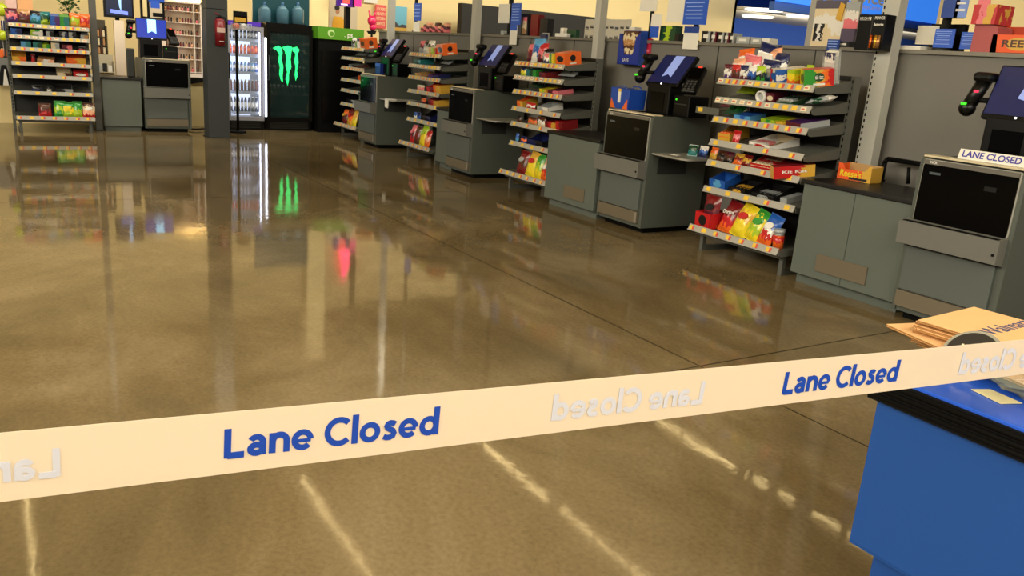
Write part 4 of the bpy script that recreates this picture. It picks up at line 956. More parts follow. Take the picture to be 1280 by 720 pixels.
def cooler(y0, y1, X, zt, label, glow, logo=False):
    r = empty('drink_cooler', (X, y0, 0)); w = y1 - y0; D = .75
    tag(r, label, 'drink cooler')
    FR = BLACK if logo else mat((150, 150, 160), .4)
    b = MB()
    b.box(-D, 0, 0, .04, 0, zt, BLACK); b.box(-D, 0, w - .04, w, 0, zt, BLACK); b.box(-D, 0, .04, w - .04, 0, .2, BLACK); b.box(-D, 0, .04, w - .04, zt - .12, zt, BLACK)
    b.box(-D, -D + .03, .04, w - .04, .2, zt - .12, mat((214, 226, 255), .4, emit=glow * 1.4) if glow else BLACKM)
    b.build('cabinet', r)
    b = MB(); f = .055
    b.box(0, .05, 0, f, .17, zt - .08, FR); b.box(0, .05, w - f, w, .17, zt - .08, FR); b.box(0, .05, f, w - f, .17, .24, FR); b.box(0, .05, f, w - f, zt - .15, zt - .08, FR)
    dr = b.build('door', r)
    b = MB(); b.box(.015, .03, f, w - f, .24, zt - .15, mat((200, 215, 225) if not logo else (40, 60, 60), .05, alpha=.12 if not logo else .45)); b.build('glass', dr)
    b = MB(); b.tube([(.055, .03, .9), (.08, .03, .92), (.08, .03, 1.3), (.055, .03, 1.32)], .01, BLACKM if not logo else GREY_D); b.build('handle', dr)
    b = MB()
    for i in range(5): b.box(.0, .006, .06, w - .06, .04 + i * .025, .052 + i * .025, GREY_D)
    b.build('grille', r)
    zs = [.3, .66, 1.0, 1.3, 1.56]
    for z in zs:
        b = MB(); b.box(-D + .06, -.06, .045, w - .045, z - .02, z, mat((120, 130, 150), .4) if not logo else GREY_D); b.box(-.06, -.05, .045, w - .045, z - .03, z + .02, mat((160, 170, 190), .4) if not logo else GREY_D); b.build('shelf', r)
    if glow:
        b = MB(); b.box(-.04, -.02, w - .062, w - .042, .26, zt - .17, mat((225, 232, 255), .4, emit=9)); b.box(-.04, -.02, .045, .06, .26, zt - .17, mat((225, 232, 255), .4, emit=9)); b.build('light_tube', r)
    return r, zs
zc = at(300, 26, X=-15.4).z
r1, zs = cooler(3.72, 4.36, -15.42, zc, 'brightly lit white drink cooler beside the dark pillar', 1.1)
b = MB(); b.box(-.02, .012, .04, .6, zc - .075, zc - .005, mat((70, 40, 150), .4, emit=.6)); b.build('header', r1)
cans = {}
can_cols = [('navy', 'black'), ('orange', 'red'), ('lblue', 'blue'), ('brown', 'maroon'), ('black', 'navy')]
CG = ['dark bottle', 'orange and red bottle', 'light blue bottle', 'brown can', 'tall navy bottle']
for si, z in enumerate(reversed(zs)):
    cc = can_cols[si]
    for side in range(2):
        b = MB(); c0 = art(cs(cc[side], 'white' if si % 2 == 0 else cc[1 - side], cc[side])); hh = (.17, .17, .17, .2, .26)[si]
        b.cyl((0, 0, 0), (0, 0, hh * .75), .026, c0, n=12); b.cyl((0, 0, hh * .75), (0, 0, hh), .026, c0, r1=.014, n=12); b.cyl((0, 0, hh), (0, 0, hh + .015), .014, WHITE, n=10)
        cans[si, side] = b.mesh('drink_bottle')
    for j in range(8):
        o = bpy.data.objects.new('drink_bottle', cans[si, j % 2]); col.objects.link(o); o.location = (-15.42 - .11, 3.72 + .10 + j * .063, z + .002)
        tag(o, '%s %s from the left on the %s shelf of the lit cooler' % (ORD[j], CG[si], ['top', 'second', 'middle', 'fourth', 'lowest'][si]), 'bottle', '%ss in the lit cooler' % CG[si])
y1m = at(403, 100, X=-15.4).y
zm = at(360, 30, X=-15.4).z
r2, zs2 = cooler(4.41, 5.24, -15.4, zm, 'black drink cooler with three glowing green claw marks on its door', 0, logo=True)
NEON = mat((40, 255, 130), .5, emit=1.3)
lg = empty('x', (0, 0, 0)); bpy.data.objects.remove(lg)
b = MB()
def claw(pl):
    pts = [at(x, y, X=-15.34) for x, y in pl]; pts = [(p.y, p.z) for p in pts]; b.prism(pts, .06, .066, NEON, 'x', T((0, -4.41, 0)))
claw([(341, 60), (348, 57), (352, 60), (353, 66), (352, 74), (354, 84), (353, 95), (353.5, 103), (351, 100), (349, 92), (350, 84), (348, 76), (349, 68), (346, 63)])
claw([(353, 59), (360, 57), (365, 59), (364, 66), (363, 74), (364, 84), (361, 92), (361, 100), (359.5, 107), (357, 99), (359, 90), (357, 82), (358, 72), (356, 64)])
claw([(365, 60), (371, 58.5), (374, 62), (372, 68), (373, 78), (371, 88), (372, 94), (369.5, 101), (368.5, 93), (369.5, 84), (368, 76), (369.5, 67), (366, 64)])
b.build('claw_logo', r2)
for si, z in enumerate(zs2[1:]):
    b = MB(); c0 = art(cs('black', 'dgreen', 'black', 'silver')); b.cyl((0, 0, 0), (0, 0, .15), .028, c0, n=12); b.cyl((0, 0, .15), (0, 0, .158), .022, cm('silver'), n=12); me = b.mesh('drink_can')
    for j in range(9):
        o = bpy.data.objects.new('drink_can', me); col.objects.link(o); o.location = (-15.53, 4.41 + .1 + j * .078, z + .002)
        tag(o, '%s black and green can from the left, %s row of the dark cooler' % (ORD[j], ['lowest', 'second', 'third', 'top'][si]), 'can', 'black cans in the dark cooler')
# white light strip between coolers
b = MB(); b.box(0, .02, 0, .03, .0, 1.37, mat((235, 240, 255), .4, emit=5)); b.build('light_strip', r2, loc=(.04, -.04, .25))
# green kiosk
ky0, ky1 = 5.30, 6.15; KX = -15.2
kz = at(425, 35, X=KX).z; kz1 = at(425, 50, X=KX).z
ks = empty('recycling_kiosk', (KX, ky0, 0)); w = ky1 - ky0
b = MB(); b.box(-.6, 0, 0, w, 0, kz1, BLACKM); b.box(0, .02, .06, w - .06, .2, kz1 - .2, BLACK); b.build('body', ks)
GRN = mat((78, 134, 26), .45, emit=.25)
b = MB(); b.box(-.6, .03, -.02, w, kz1, kz, GRN); hd = b.build('green_header', ks)
b = MB(); b.prism([(.12 * math.cos(R(a)) * .55, .12 * math.sin(R(a)) * .55) for a in range(0, 360, 20)], .031, .034, mat((190, 220, 150), .5), 'x', T((0, .22, (kz + kz1) / 2))); b.prism([(.04 * math.cos(R(a)), .04 * math.sin(R(a))) for a in range(0, 360, 20)], .034, .036, GRN, 'x', T((0, .23, (kz + kz1) / 2 - .01))); b.build('round_emblem', hd)
lettering('. ps', .12, WHITE, hd, T((.034, .55, (kz + kz1) / 2 - .01)) @ TX, offset=.003)
tag(ks, 'black kiosk with a bright green header beside the dark cooler', 'kiosk')

# behind coolers: teal panel, cream column, posters, tvs
def fp(pxl, pxr, pyt, pyb, X, mt, label, **kw):
    return farpanel(pxl, pxr, pyt, pyb, X, mt, label, **kw)[0]
fp(314, 384, -40, 250, -16.6, mat((16, 62, 70), .35, emit=.1), 'dark teal glass case of water bottles above the coolers', name='bottle_case', cat='display case', th=.05)
for i, px in enumerate((328, 350, 369)):
    p = at(px, 18, X=-16.5); b = MB(); m_ = mat((90, 130, 150), .15, coat=.5)
    b.cyl((0, 0, 0), (0, 0, .26), .115, m_, n=20); b.cyl((0, 0, .26), (0, 0, .34), .115, m_, r1=.03, n=20); b.cyl((0, 0, .34), (0, 0, .4), .03, mat((60, 100, 140), .4), n=12)
    b.box(-.13, .13, -.13, .13, -.03, 0, BLACKM); b.box(-.02, .02, -.02, .02, -1.9, -.03, BLACKM)
    tag(b.build('water_jug', loc=(-16.35, p.y, at(px, 30, X=-16.35).z)), '%s big clear blue water jug above the coolers' % ('left', 'middle', 'right')[i], 'water jug')
b = MB(); yk0, yk1 = at(384, 10, X=-16.7).y, at(408, 10, X=-16.7).y; b.box(-17, -16.6, yk0, yk1, 0, 5, CREAM); tag(b.build('column'), 'cream column between the teal case and the poster of a person', 'column')
# poster with person
a = at(411, 36, X=-17.2); c_ = at(447, -6, X=-17.2); w = c_.y - a.y; h = c_.z - a.z
po = empty('poster', (-17.2, a.y, a.z))
b = MB(); b.box(-.03, 0, 0, w, -.05, h, mat((205, 190, 160), .5)); b.build('board', po); b = MB(); b.box(-.03, 0, .1, w - .1, -a.z, -.05, BLACKM); b.build('stand', po)
b = MB(); b.prism([(w * .12, 0), (w * .6, 0), (w * .58, h * .2), (w * .46, h * .36), (w * .18, h * .36), (w * .12, h * .2)], .001, .004, mat((226, 166, 30), .6), 'x'); b.build('yellow_shirt', po)
b = MB(); b.prism([(w * .3 + w * .07 * math.cos(R(t)), h * .5 + h * .09 * math.sin(R(t))) for t in range(0, 360, 20)], .002, .005, mat((176, 126, 90), .6), 'x'); b.build('face', po)
b = MB(); b.prism([(w * .28 + w * .09 * math.cos(R(t)), h * .6 + h * .07 * math.sin(R(t))) for t in range(0, 360, 20)], .004, .007, mat((30, 24, 20), .7), 'x'); b.build('hair', po)
tag(po, 'poster of a dark-haired person in a yellow shirt above the green kiosk', 'poster')
# purple tv with red numeral
a = at(421, 7, X=-16.4); c_ = at(441, -8, X=-16.4)
tv = empty('hanging_screen', (-16.4, 0, 0))
b = MB(); b.box(-.06, 0, a.y, c_.y, a.z, c_.z, mat((60, 20, 110), .3, emit=.6)); b.box(-.4, 0, c_.y, c_.y + .05, a.z, c_.z, BLACK); b.build('screen', tv)
b = MB(); m0 = (a.y + c_.y) / 2; b.box(0, .004, m0 - .04, m0 + .1, a.z + .06, c_.z, mat((255, 70, 60), .4, emit=1.3)); b.box(0, .004, m0 - .08, m0 + .06, a.z + .02, a.z + .05, mat((220, 190, 230), .4, emit=.8)); b.build('red_figure', tv)
b = MB(); b.box(-.3, -.2, m0 + .1, m0 + .2, 0, a.z, BLACKM); b.build('pole', tv)
tag(tv, 'purple screen with a red figure over the green kiosk', 'screen')
b = MB(); a = at(444, 8, X=-16.2); c_ = at(452, -8, X=-16.2); b.box(-.05, 0, a.y, c_.y, a.z, c_.z, mat((220, 40, 120), .4, emit=.8)); b.box(-.02, 0, a.y, c_.y, c_.z, 5.0, BLACKM)
tag(b.build('hanging_screen', loc=(-16.2, 0, 0)), 'narrow magenta screen edge beside the purple screen', 'screen')
# red sign, picture, pink rabbit
def fsign(pxl, pxr, pyt, pyb, X, mt, label, lines=(), lm=WHITE, name='wall_sign', cat='sign'):
    a = at(pxl, pyb, X=X); c_ = at(pxr, pyt, X=X); w = c_.y - a.y; h = c_.z - a.z
    r = empty(name, (X, a.y, a.z)); b = MB(); b.box(-.03, 0, 0, w, 0, h, mt); b.build('board', r)
    for s, zf, sz in lines: lettering(s, h * sz, lm, r, T((.004, w / 2, h * zf)) @ TX, width=w * .8, offset=.004)
    tag(r, label, cat); return r, w, h
fsign(469, 483, 7, 35, -19.9, mat((232, 84, 80), .5), 'coral red wall sign with four lines of pale lettering', lines=(('LOCKERS', .82, .17), ('HEALTH', .62, .17), ('KITCHEN', .42, .17), ('SERVICE', .2, .17)), lm=mat((255, 220, 170), .5))
r, w, h = fsign(491, 509, 9, 38, -19.9, mat((112, 190, 216), .5), 'wall picture of blue sky over dark hills and yellow cars', name='wall_picture', cat='picture')
b = MB(); b.prism([(0, h * .12), (w, h * .12), (w, h * .25), (w * .7, h * .28), (w * .45, h * .22), (w * .2, h * .36), (0, h * .4)], .001, .004, mat((70, 66, 70), .6), 'x'); b.build('hills', r)
b = MB(); b.box(.001, .006, 0, w, 0, h * .14, cm('gold')); b.build('yellow_cars', r)
fsign(455, 472, -4, 3, -19.9, PAPER, 'small pale notice at the top edge above the coral sign')
rb = empty('rabbit_balloon', (-16.3, at(465, 26, X=-16.3).y, at(465, 26, X=-16.3).z)); PK = mat((226, 36, 96), .3, coat=.4)
b = MB(); b.ball((0, 0, 0), .1, PK, (.9, .9, 1)); b.ball((0, .02, -.12), .07, PK); b.build('head', rb)
for s_ in (-1, 1):
    b = MB(); b.cyl((0, s_ * .04, .07), (0, s_ * .07, .19), .022, PK, r1=.012, n=10); b.build('ear', rb)
b = MB(); b.cyl((0, 0, -.18), (0, 0, -.36), .02, BLACKM); b.prism([(-.1, -.2), (.1, -.18), (.06, -.26), (-.06, -.26)], -.02, .02, BLACKM, 'x'); b.cyl((0, 0, -.36), (0, 0, -rb.location.z), .012, BLACKM); b.build('stick', rb)
tag(rb, 'bright pink rabbit figure on a black stick left of the coral sign', 'balloon')

# cosmetics display behind the left row
CX = -17.3
a = at(206, 90, X=CX); c_ = at(252, 4, X=CX); w = c_.y - a.y; z0, z1 = a.z, c_.z
cd = empty('cosmetics_display', (CX, a.y, 0)); CW = mat((236, 218, 196), .5)
b = MB(); b.box(-.3, -.28, 0, w, 0, z1, CW); b.box(-.3, 0, 0, .03, 0, z1, CW); b.box(-.3, 0, w - .03, w, 0, z1, CW); b.box(-.3, 0, 0, w, z1 - .03, z1, CW); b.box(-.3, .0, .03, w - .03, 0, z0, CW); b.build('frame', cd)
b = MB(); b.box(-.28, .01, w * .78, w * .8, z0, z1, CW); b.build('divider', cd)
cosz = [z0 + (z1 - z0) * t for t in (.02, .2, .37, .54, .71, .87)]
for z in cosz:
    b = MB(); b.box(-.28, 0, .03, w - .03, z - .012, z, CW); b.build('shelf', cd)
ccols = ['black', 'pink', 'maroon', 'tan', 'brown', 'peach', 'dred']
meC = {}
for c2 in ccols:
    b = MB(); b.cyl((0, 0, 0), (0, 0, .06), .016, cm(c2), n=8); b.cyl((0, 0, .06), (0, 0, .085), .011, cm('black'), n=8); meC[c2] = b.mesh('cosmetic_tube')
for zi, z in enumerate(cosz):
    for j in range(12):
        yy = .06 + j * (w - .12) / 11.5
        if abs(yy - w * .79) < .03: continue
        o = bpy.data.objects.new('cosmetic_tube', meC[ccols[(j * 3 + zi * 2 + j // 4) % 7]]); col.objects.link(o); o.location = (CX - .06, a.y + yy, z)
        tag(o, '%s make-up tube from the left on the %s shelf of the cosmetics display' % (ORD[j], ['lowest', 'second lowest', 'third lowest', 'third highest', 'second highest', 'highest'][zi]), 'make-up tube', 'make-up tubes, row %s' % 'ABCDEF'[zi])
tag(cd, 'pale open cosmetics display with rows of make-up left of the dark pillar', 'cosmetics display')
# things seen above the back row cabinet
tvp = at(130, 21, X=-16.8); tvq = at(166, -12, X=-16.8)
tv = empty('television', (-16.8, 0, 0))
b = MB(); b.box(-.05, 0, tvp.y, tvq.y, tvp.z, tvq.z, BLACK); b.box(-.3, -.2, (tvp.y + tvq.y) / 2 - .03, (tvp.y + tvq.y) / 2 + .03, 0, tvp.z + .2, BLACKM); b.box(-.3, -.05, (tvp.y + tvq.y) / 2 - .03, (tvp.y + tvq.y) / 2 + .03, tvp.z + .1, tvp.z + .16, BLACKM); b.build('frame', tv)
b = MB(); b.box(0, .003, tvp.y + .04, tvq.y - .03, tvp.z + .04, tvq.z - .02, mat((20, 30, 60), .2, emit=.3)); b.build('display', tv)
b = MB(); tw = tvq.y - tvp.y; b.prism([(tvp.y + tw * .45, tvp.z + .5), (tvp.y + tw * .52, tvp.z + .18), (tvp.y + tw * .58, tvp.z + .12), (tvp.y + tw * .6, tvp.z + .5)], .003, .006, mat((150, 190, 235), .3, emit=.8), 'x'); b.prism([(tvp.y + tw * .22, tvp.z + .08), (tvp.y + tw * .8, tvp.z + .06), (tvp.y + tw * .8, tvp.z + .12), (tvp.y + tw * .22, tvp.z + .14)], .003, .006, mat((110, 130, 235), .3, emit=.9), 'x'); b.build('picture', tv)
tag(tv, 'black television with a blue and white picture above the back row cabinet', 'television')
a = at(176, 23, X=-17.2); c_ = at(205, -6, X=-17.2)
r = empty('framed_poster', (-17.2, a.y, 0)); w = c_.y - a.y
b = MB(); b.box(-.05, 0, 0, w, a.z, c_.z, BLACK); b.box(-.05, 0, 0, w, 0, a.z, CW); b.build('frame', r); b = MB(); b.box(0, .003, w * .38, w - .04, a.z + .03, c_.z - .15, mat((205, 188, 160), .5)); b.box(.003, .005, w * .42, w * .8, a.z + .2, a.z + .32, SIGNB); b.box(.003, .006, w * .5, w * .95, a.z + .05, a.z + .12, BLACKM); b.box(0, .004, w * .35, w, c_.z - .13, c_.z, mat((30, 80, 190), .4)); b.box(0, .004, .04, w * .27, a.z + .04, c_.z, CREAM); b.build('picture', r)
tag(r, 'framed poster with a small blue square above the bright blue screen', 'poster')
# product stands behind cabinet
def stand(pxl, pxr, pyt, X, mt, label, rows, cols_, name='product_stand'):
    a = at(pxl, pyt, X=X); c_ = at(pxr, pyt, X=X); w = c_.y - a.y; zt = a.z
    r = empty(name, (X, a.y, 0)); b = MB(); b.box(-.25, -.22, 0, w, 0, zt, mt); b.box(-.25, 0, 0, .02, 0, zt - .1, mt); b.box(-.25, 0, w - .02, w, 0, zt - .1, mt); b.box(-.25, 0, 0, w, 0, .3, mt); b.build('panel', r)
    for i in range(rows):
        z = .86 + i * (zt - 1.0) / rows
        b = MB(); b.box(-.22, 0, .02, w - .02, z - .012, z, mt); b.build('shelf', r)
        nn = max(3, int(w / .12))
        for j in range(nn):
            b = MB(); b.rbox(-.06, 0, .03 + j * (w - .06) / nn, .03 + (j + .85) * (w - .06) / nn, z, z + .11 + .03 * ((i + j) % 2), cm(cols_[(i * 2 + j) % len(cols_)]), r=.006, seg=1)
            o = b.build('boxed_goods', loc=(X - .02, a.y, 0)); tag(o, '%s box from the left, %s shelf up of the %s' % (ORD[j], ORD[i], label.split(',')[0]), 'box', 'goods on the ' + label.split(',')[0])
    tag(r, label, 'display stand'); return r
stand(118, 133, 24, -16.6, mat((70, 62, 44), .6), 'brown display stand, behind the post of the far left rack', 5, ['tan', 'brown', 'cream', 'black'])
stand(119, 143, 68, -16.2, mat((196, 186, 160), .6), 'low pale display stand, behind the back row cabinet', 1, ['silver', 'black', 'white', 'silver'])
b = MB(); a = at(142, 25, X=-16.7); c_ = at(158, 92, X=-16.7); b.box(-.1, 0, a.y, c_.y, 0, a.z, CW); tag(b.build('panel', loc=(-16.7, 0, 0)), 'plain cream panel between the brown stand and the bright blue screen', 'panel')
# scanner column of the back checkout's neighbour: dark curved divider
b = MB(); a = at(157, 60, X=-15.15); c_ = at(169, 92, X=-15.15); b.rbox(-.06, 0, a.y, c_.y, .846, a.z, GREY_D, r=.02); tag(b.build('divider_panel', loc=(-15.1, 0, 0)), 'dark rounded divider standing on the cabinet left of the bright blue screen', 'divider')
# plants
def plant(px, py, X, s, label, seed):
    rr = random.Random(seed); p = at(px, py, X=X); r = empty('potted_plant', (X, p.y, p.z)); G = mat((54, 92, 34), .6, var=.3)
    b = MB(); b.cyl((0, 0, -s * .7), (0, 0, -s * .3), s * .25, mat((30, 30, 28), .6), r1=s * .32, n=14); b.cyl((0, 0, -p.z), (0, 0, -s * .7), s * .2, mat((60, 50, 40), .7), n=10); b.build('pot', r)
    b = MB()
    for i in range(90):
        th = rr.uniform(0, 6.28); ph = rr.uniform(-.5, 1.5); rr_ = s * rr.uniform(.25, .62)
        c0 = Vector((math.cos(th) * math.cos(ph) * rr_, math.sin(th) * math.cos(ph) * rr_, math.sin(ph) * rr_)); d = Vector((rr.uniform(-1, 1), rr.uniform(-1, 1), rr.uniform(-.4, 1))).normalized() * s * .22; q = d.cross(Vector((rr.uniform(-1, 1), rr.uniform(-1, 1), 1))).normalized() * s * .07
        b.add([c0, c0 + d * .5 + q, c0 + d, c0 + d * .5 - q], [(0, 1, 2, 3)], G)
    for i in range(8):
        th = i * .8; b.cyl((0, 0, -s * .3), (math.cos(th) * s * .3, math.sin(th) * s * .3, s * .3), s * .012, G, n=5)
    b.build('foliage', r); tag(r, label, 'plant')
plant(86, 10, -16.3, .3, 'dark green potted plant above the far left rack', 1)
# left edge: yellow balloons, car poster, cooler ledge
for i, (px, py, r_, lab) in enumerate([(3, 12, .09, 'larger yellow-green balloon at the left edge above the far left rack'), (4, 45, .07, 'smaller yellow-green ball at the left edge beside the far left rack')]):
    p = at(px, py, X=-15.3); b = MB(); b.ball((0, 0, 0), r_, mat((196, 210, 40), .3, coat=.3), (.9, 1, 1.1)); b.cyl((0, 0, -r_), (0, 0, -r_ - .25), .004, WHITE, n=6)
    b.cyl((0, 0, -p.z + .82 if i == 1 else -r_), (0, 0, -r_), .004, WHITE, n=6); b.box(-.012, .012, -.012, .012, -(p.z - .821), -r_ - .24, GREY_D)
    tag(b.build('balloon', loc=(-15.7, p.y, p.z)), lab, 'balloon')
a = at(-12, 106, X=-15.62); c_ = at(14, 73, X=-15.62)
r = empty('vehicle_poster', (-15.62, a.y, a.z)); w = c_.y - a.y; h = c_.z - a.z
b = MB(); b.box(-.02, 0, 0, w, 0, h, mat((120, 120, 116), .4)); b.build('board', r)
b = MB(); b.prism([(w * .3, 0), (w * .55, h * .75), (w * .75, h * .75), (w * .97, 0)], .001, .004, BLACK, 'x'); b.prism([(w * .55, 0), (w * .66, h * .6), (w * .7, h * .6), (w * .8, 0)], .004, .006, WHITE, 'x'); b.build('picture', r)
tag(r, 'grey poster with a black curved shape at the left edge beside the far left rack', 'poster')
for i, (l, rr_, t, bt, c2, lab) in enumerate([(0, 8, 62, 73, 'orange', 'orange goods'), (-6, 5, 48, 60, 'black', 'black goods'), (2, 9, 26, 40, 'navy', 'navy goods')]):
    a = at(l, bt, X=-15.7); c_ = at(rr_, t, X=-15.7); b = MB(); b.rbox(-.08, 0, a.y, c_.y, a.z, c_.z, art(cs(c2, 'black', c2)), r=.01); b.box(-.07, -.06, (a.y + c_.y) / 2 - .01, (a.y + c_.y) / 2 + .01, .82, a.z + .01, GREY_D)
    tag(b.build('hanging_goods', loc=(-15.7, 0, 0)), lab + ' hanging on a peg at the left edge beside the far left rack', 'packaged goods')
# pastel display boxes above far left rack
for i, (l, rr_, t, c2, lab) in enumerate([(22, 40, 0, (238, 176, 120), 'peach poster panel'), (8, 21, 4, (230, 190, 180), 'pinkish poster panel')]):
    a = at(l, 22, X=-16.6); c_ = at(rr_, t - 4, X=-16.6); b = MB(); b.box(-.04, 0, a.y, c_.y, 0, c_.z, mat(c2, .5)); tag(b.build('poster', loc=(-16.6, 0, 0)), lab + ' above the far left rack', 'poster')
# dark post by far left rack
b = MB(); b.box(-15.0, -14.9, 1.56, 1.655, 0, 5, mat((88, 88, 84), .45)); b.box(-15.02, -14.88, 1.545, 1.67, 0, .02, GREY_D); tag(b.build('support_post'), 'dark grey post between the far left rack and the back row cabinet', 'post')
# cart-like wire stand right of the pillar
a = at(304, 36, X=-14.9); ws = empty('wire_basket_stand', (-14.95, a.y - .02, 0)); WR = mat((200, 205, 210), .3, metal=.6)
zb = at(304, 30, X=-14.9).z
b = MB()
for q in range(6):
    z = zb - .1 + q * .02; b.tube([(-.12, -.14, z), (.12, -.14, z), (.12, .14, z), (-.12, .14, z), (-.12, -.14, z)], .004, WR, n=5)
for q in range(6): b.tube([(.12, -.14 + q * .056, zb - .1), (.12, -.14 + q * .056, zb)], .003, WR, n=5)
b.box(-.12, .12, -.14, .14, zb - .104, zb - .1, WR); b.build('basket', ws)
b = MB(); b.cyl((0, -.08, 0), (0, -.08, zb - .1), .022, BLACKM); b.cyl((0, -.08, 0), (0, -.08, .03), .14, BLACKM, n=20); b.build('pole', ws)
b = MB(); b.box(.0, .02, -.13, .1, zb + .02, zb + .12, cm('orange')); b.box(.0, .02, -.13, .1, zb - .01, zb + .2, BLACK); b.box(.02, .024, -.11, .08, zb + .03, zb + .1, cm('gold')); b.build('sign_card', ws)
tag(ws, 'wire basket stand with a black and orange card right of the dark pillar', 'stand')
for i, (c2, lab) in enumerate((('orange', 'orange and red ball toy'), ('white', 'white rolled pack'))):
    b = MB(); b.ball((0, 0, 0), .06, cm(c2)); tag(b.build('toy_ball', loc=(-14.95 - .02, a.y - .1 + i * .12, zb - .035)), lab + ' in the wire basket by the pillar', 'toy')
# bag shelf arm of the back checkout
b = MB(); b.prism([(-.0, 0), (.4, 0), (.4, -.03), (0, -.1)], -.3, 0, BLACKM, 'x'); b.box(-.1, -.06, .36, .4, -.88, 0, BLACKM)
tag(b.build('side_shelf', loc=(-14.95, 3.003, .885)), 'black side shelf between the bright blue screen checkout and the dark pillar', 'shelf')
b = MB(); b.tube([(-15.2, 3.02, .03), (-15.1, 3.1, .03), (-15.2, 3.3, .03), (-15.1, 3.42, .03)], .012, BLACKM); b.box(-15.2, -15.06, 3.3, 3.4, 0, .05, BLACKM); tag(b.build('power_cable'), 'black cable and plug on the floor left of the dark pillar', 'cable')

# battery of lights seen mirrored in the floor: lit sign and pink neon high on the far wall
b = MB(); b.box(0, .06, 3.78, 4.25, 2.08, 2.72, mat((255, 226, 170), .5, emit=16)); tag(b.build('lit_sign', loc=(-19.9, 0, 0)), 'small glowing warm light box high on the far wall above the cosmetics display', 'light box')
b = MB(); PN = mat((255, 60, 110), .5, emit=4.5)
b.prism([(7.60, 3.95), (7.78, 3.9), (7.74, 4.15), (7.6, 4.25)], 0, .05, PN, 'x'); b.prism([(7.58, 3.2), (7.74, 3.15), (7.8, 3.5), (7.82, 3.85), (7.6, 3.85), (7.52, 3.6)], 0, .05, PN, 'x')
tag(b.build('neon_sign', loc=(-19.9, 0, 0)), 'tall pink glowing sign high on the far cream wall', 'neon sign')

# ------------------------------------------------------------------ lane tape
TW = .08
A = at(0, 541, X=-.948); 
L0 = Vector((-.9483, -.0124, 1.2028)); R0 = Vector((-.8195, 1.8245, 1.1276))
dv = (R0 - L0)
def tp(s, v):   # s along 0..1 between frame edges, v 0 bottom .. 1 top
    P = L0 + dv * s; drop = TW + .0 * s
    return Vector((P.x, P.y, P.z - (1 - v) * drop))
tape = empty('barrier_tape', tp(0, 0))
u = dv.copy(); u.z = 0; u.normalize(); nrm = Vector((u.y, -u.x, 0))   # towards +X? camera side
if nrm.dot(Vector((0, 0, 0)) - L0) < 0: nrm = -nrm
TAPE = mat((250, 236, 214), .5)
_nt = TAPE.node_tree; _tr = _nt.nodes.new('ShaderNodeBsdfTranslucent'); _tr.inputs[0].default_value = lin((255, 242, 222))
_mx = _nt.nodes.new('ShaderNodeMixShader'); _mx.inputs[0].default_value = .4
_nt.links.new(_nt.nodes['Principled BSDF'].outputs[0], _mx.inputs[1]); _nt.links.new(_tr.outputs[0], _mx.inputs[2])
_nt.links.new(_mx.outputs[0], _nt.nodes['Material Output'].inputs[0])
b = MB(); vs = []; N_ = 60
org = tape.location.copy()
for i in range(N_ + 1):
    s = -.28 + 1.45 * i / N_
    for v in (0, 1):
        for t in (0, .0008):
            P = tp(s, v) - nrm * t - org
            vs.append(P)
fs = []
for i in range(N_):
    a = i * 4; c_ = a + 4
    fs += [(a, c_, c_ + 2, a + 2), (a + 1, a + 3, c_ + 3, c_ + 1), (a, a + 1, c_ + 1, c_), (a + 2, c_ + 2, c_ + 3, a + 3)]
b.add(vs, fs, TAPE, smooth=False); b.build('ribbon', tape)
PB = mat((22, 70, 176), .45); PG = mat((222, 222, 232), .52)
_nt = PG.node_tree; _tr = _nt.nodes.new('ShaderNodeBsdfTranslucent'); _tr.inputs[0].default_value = lin((228, 224, 226))
_mx = _nt.nodes.new('ShaderNodeMixShader'); _mx.inputs[0].default_value = .1
_nt.links.new(_nt.nodes['Principled BSDF'].outputs[0], _mx.inputs[1]); _nt.links.new(_tr.outputs[0], _mx.inputs[2])
_nt.links.new(_mx.outputs[0], _nt.nodes['Material Output'].inputs[0])
Lh = dv.length
def s_of_px(x):      # fraction along the tape seen at pixel column x
    lo, hi = -.3, 1.3
    for _ in range(40):
        m_ = (lo + hi) / 2; P = tp(m_, .5) - Vector((0, 0, H)); px = 640 + F * P.dot(RIGHT) / P.dot(FWD)
        if px < x: lo = m_
        else: hi = m_
    return lo
zax = Vector((0, 0, 1)); tdir = dv.normalized(); up_ = zax
def arc(cx, cy, r, a0, a1, ry=None, n=22):
    return [(cx + r * math.cos(R(a0 + (a1 - a0) * i / n)), cy + (ry or r) * math.sin(R(a0 + (a1 - a0) * i / n))) for i in range(n + 1)]
SW = .31
GL = {'L': (.86, [[(.12, 1.42), (.12, 0)], [(.12, .115), (.84, .115)]]),
      'a': (.86, [arc(.4, .60, .29, 150, 0, .29) + [(.69, 0)], arc(.40, .31, .27, 0, 360, .205)]),
      'n': (.90, [[(.12, 0), (.12, 1.0)], arc(.45, .56, .32, 180, 0, .33) + [(.77, 0)]]),
      'e': (.98, [arc(.48, .5, .375, 2, 318, .39), [(.12, .47), (.86, .47)]]),
      'C': (1.22, [arc(.70, .71, .58, 44, 316, .61)]),
      'l': (.26, [[(.12, 0), (.12, 1.5)]]),
      'o': (1.0, [arc(.49, .5, .38, 0, 360, .39)]),
      's': (.74, [[(.64, .80), (.52, .87), (.38, .89), (.25, .84), (.20, .73), (.26, .62), (.40, .54), (.54, .46), (.60, .33), (.55, .19), (.40, .12), (.22, .12), (.07, .2)]]),
      'd': (1.02, [arc(.47, .5, .37, 0, 360, .39), [(.85, 0), (.85, 1.5)]])}
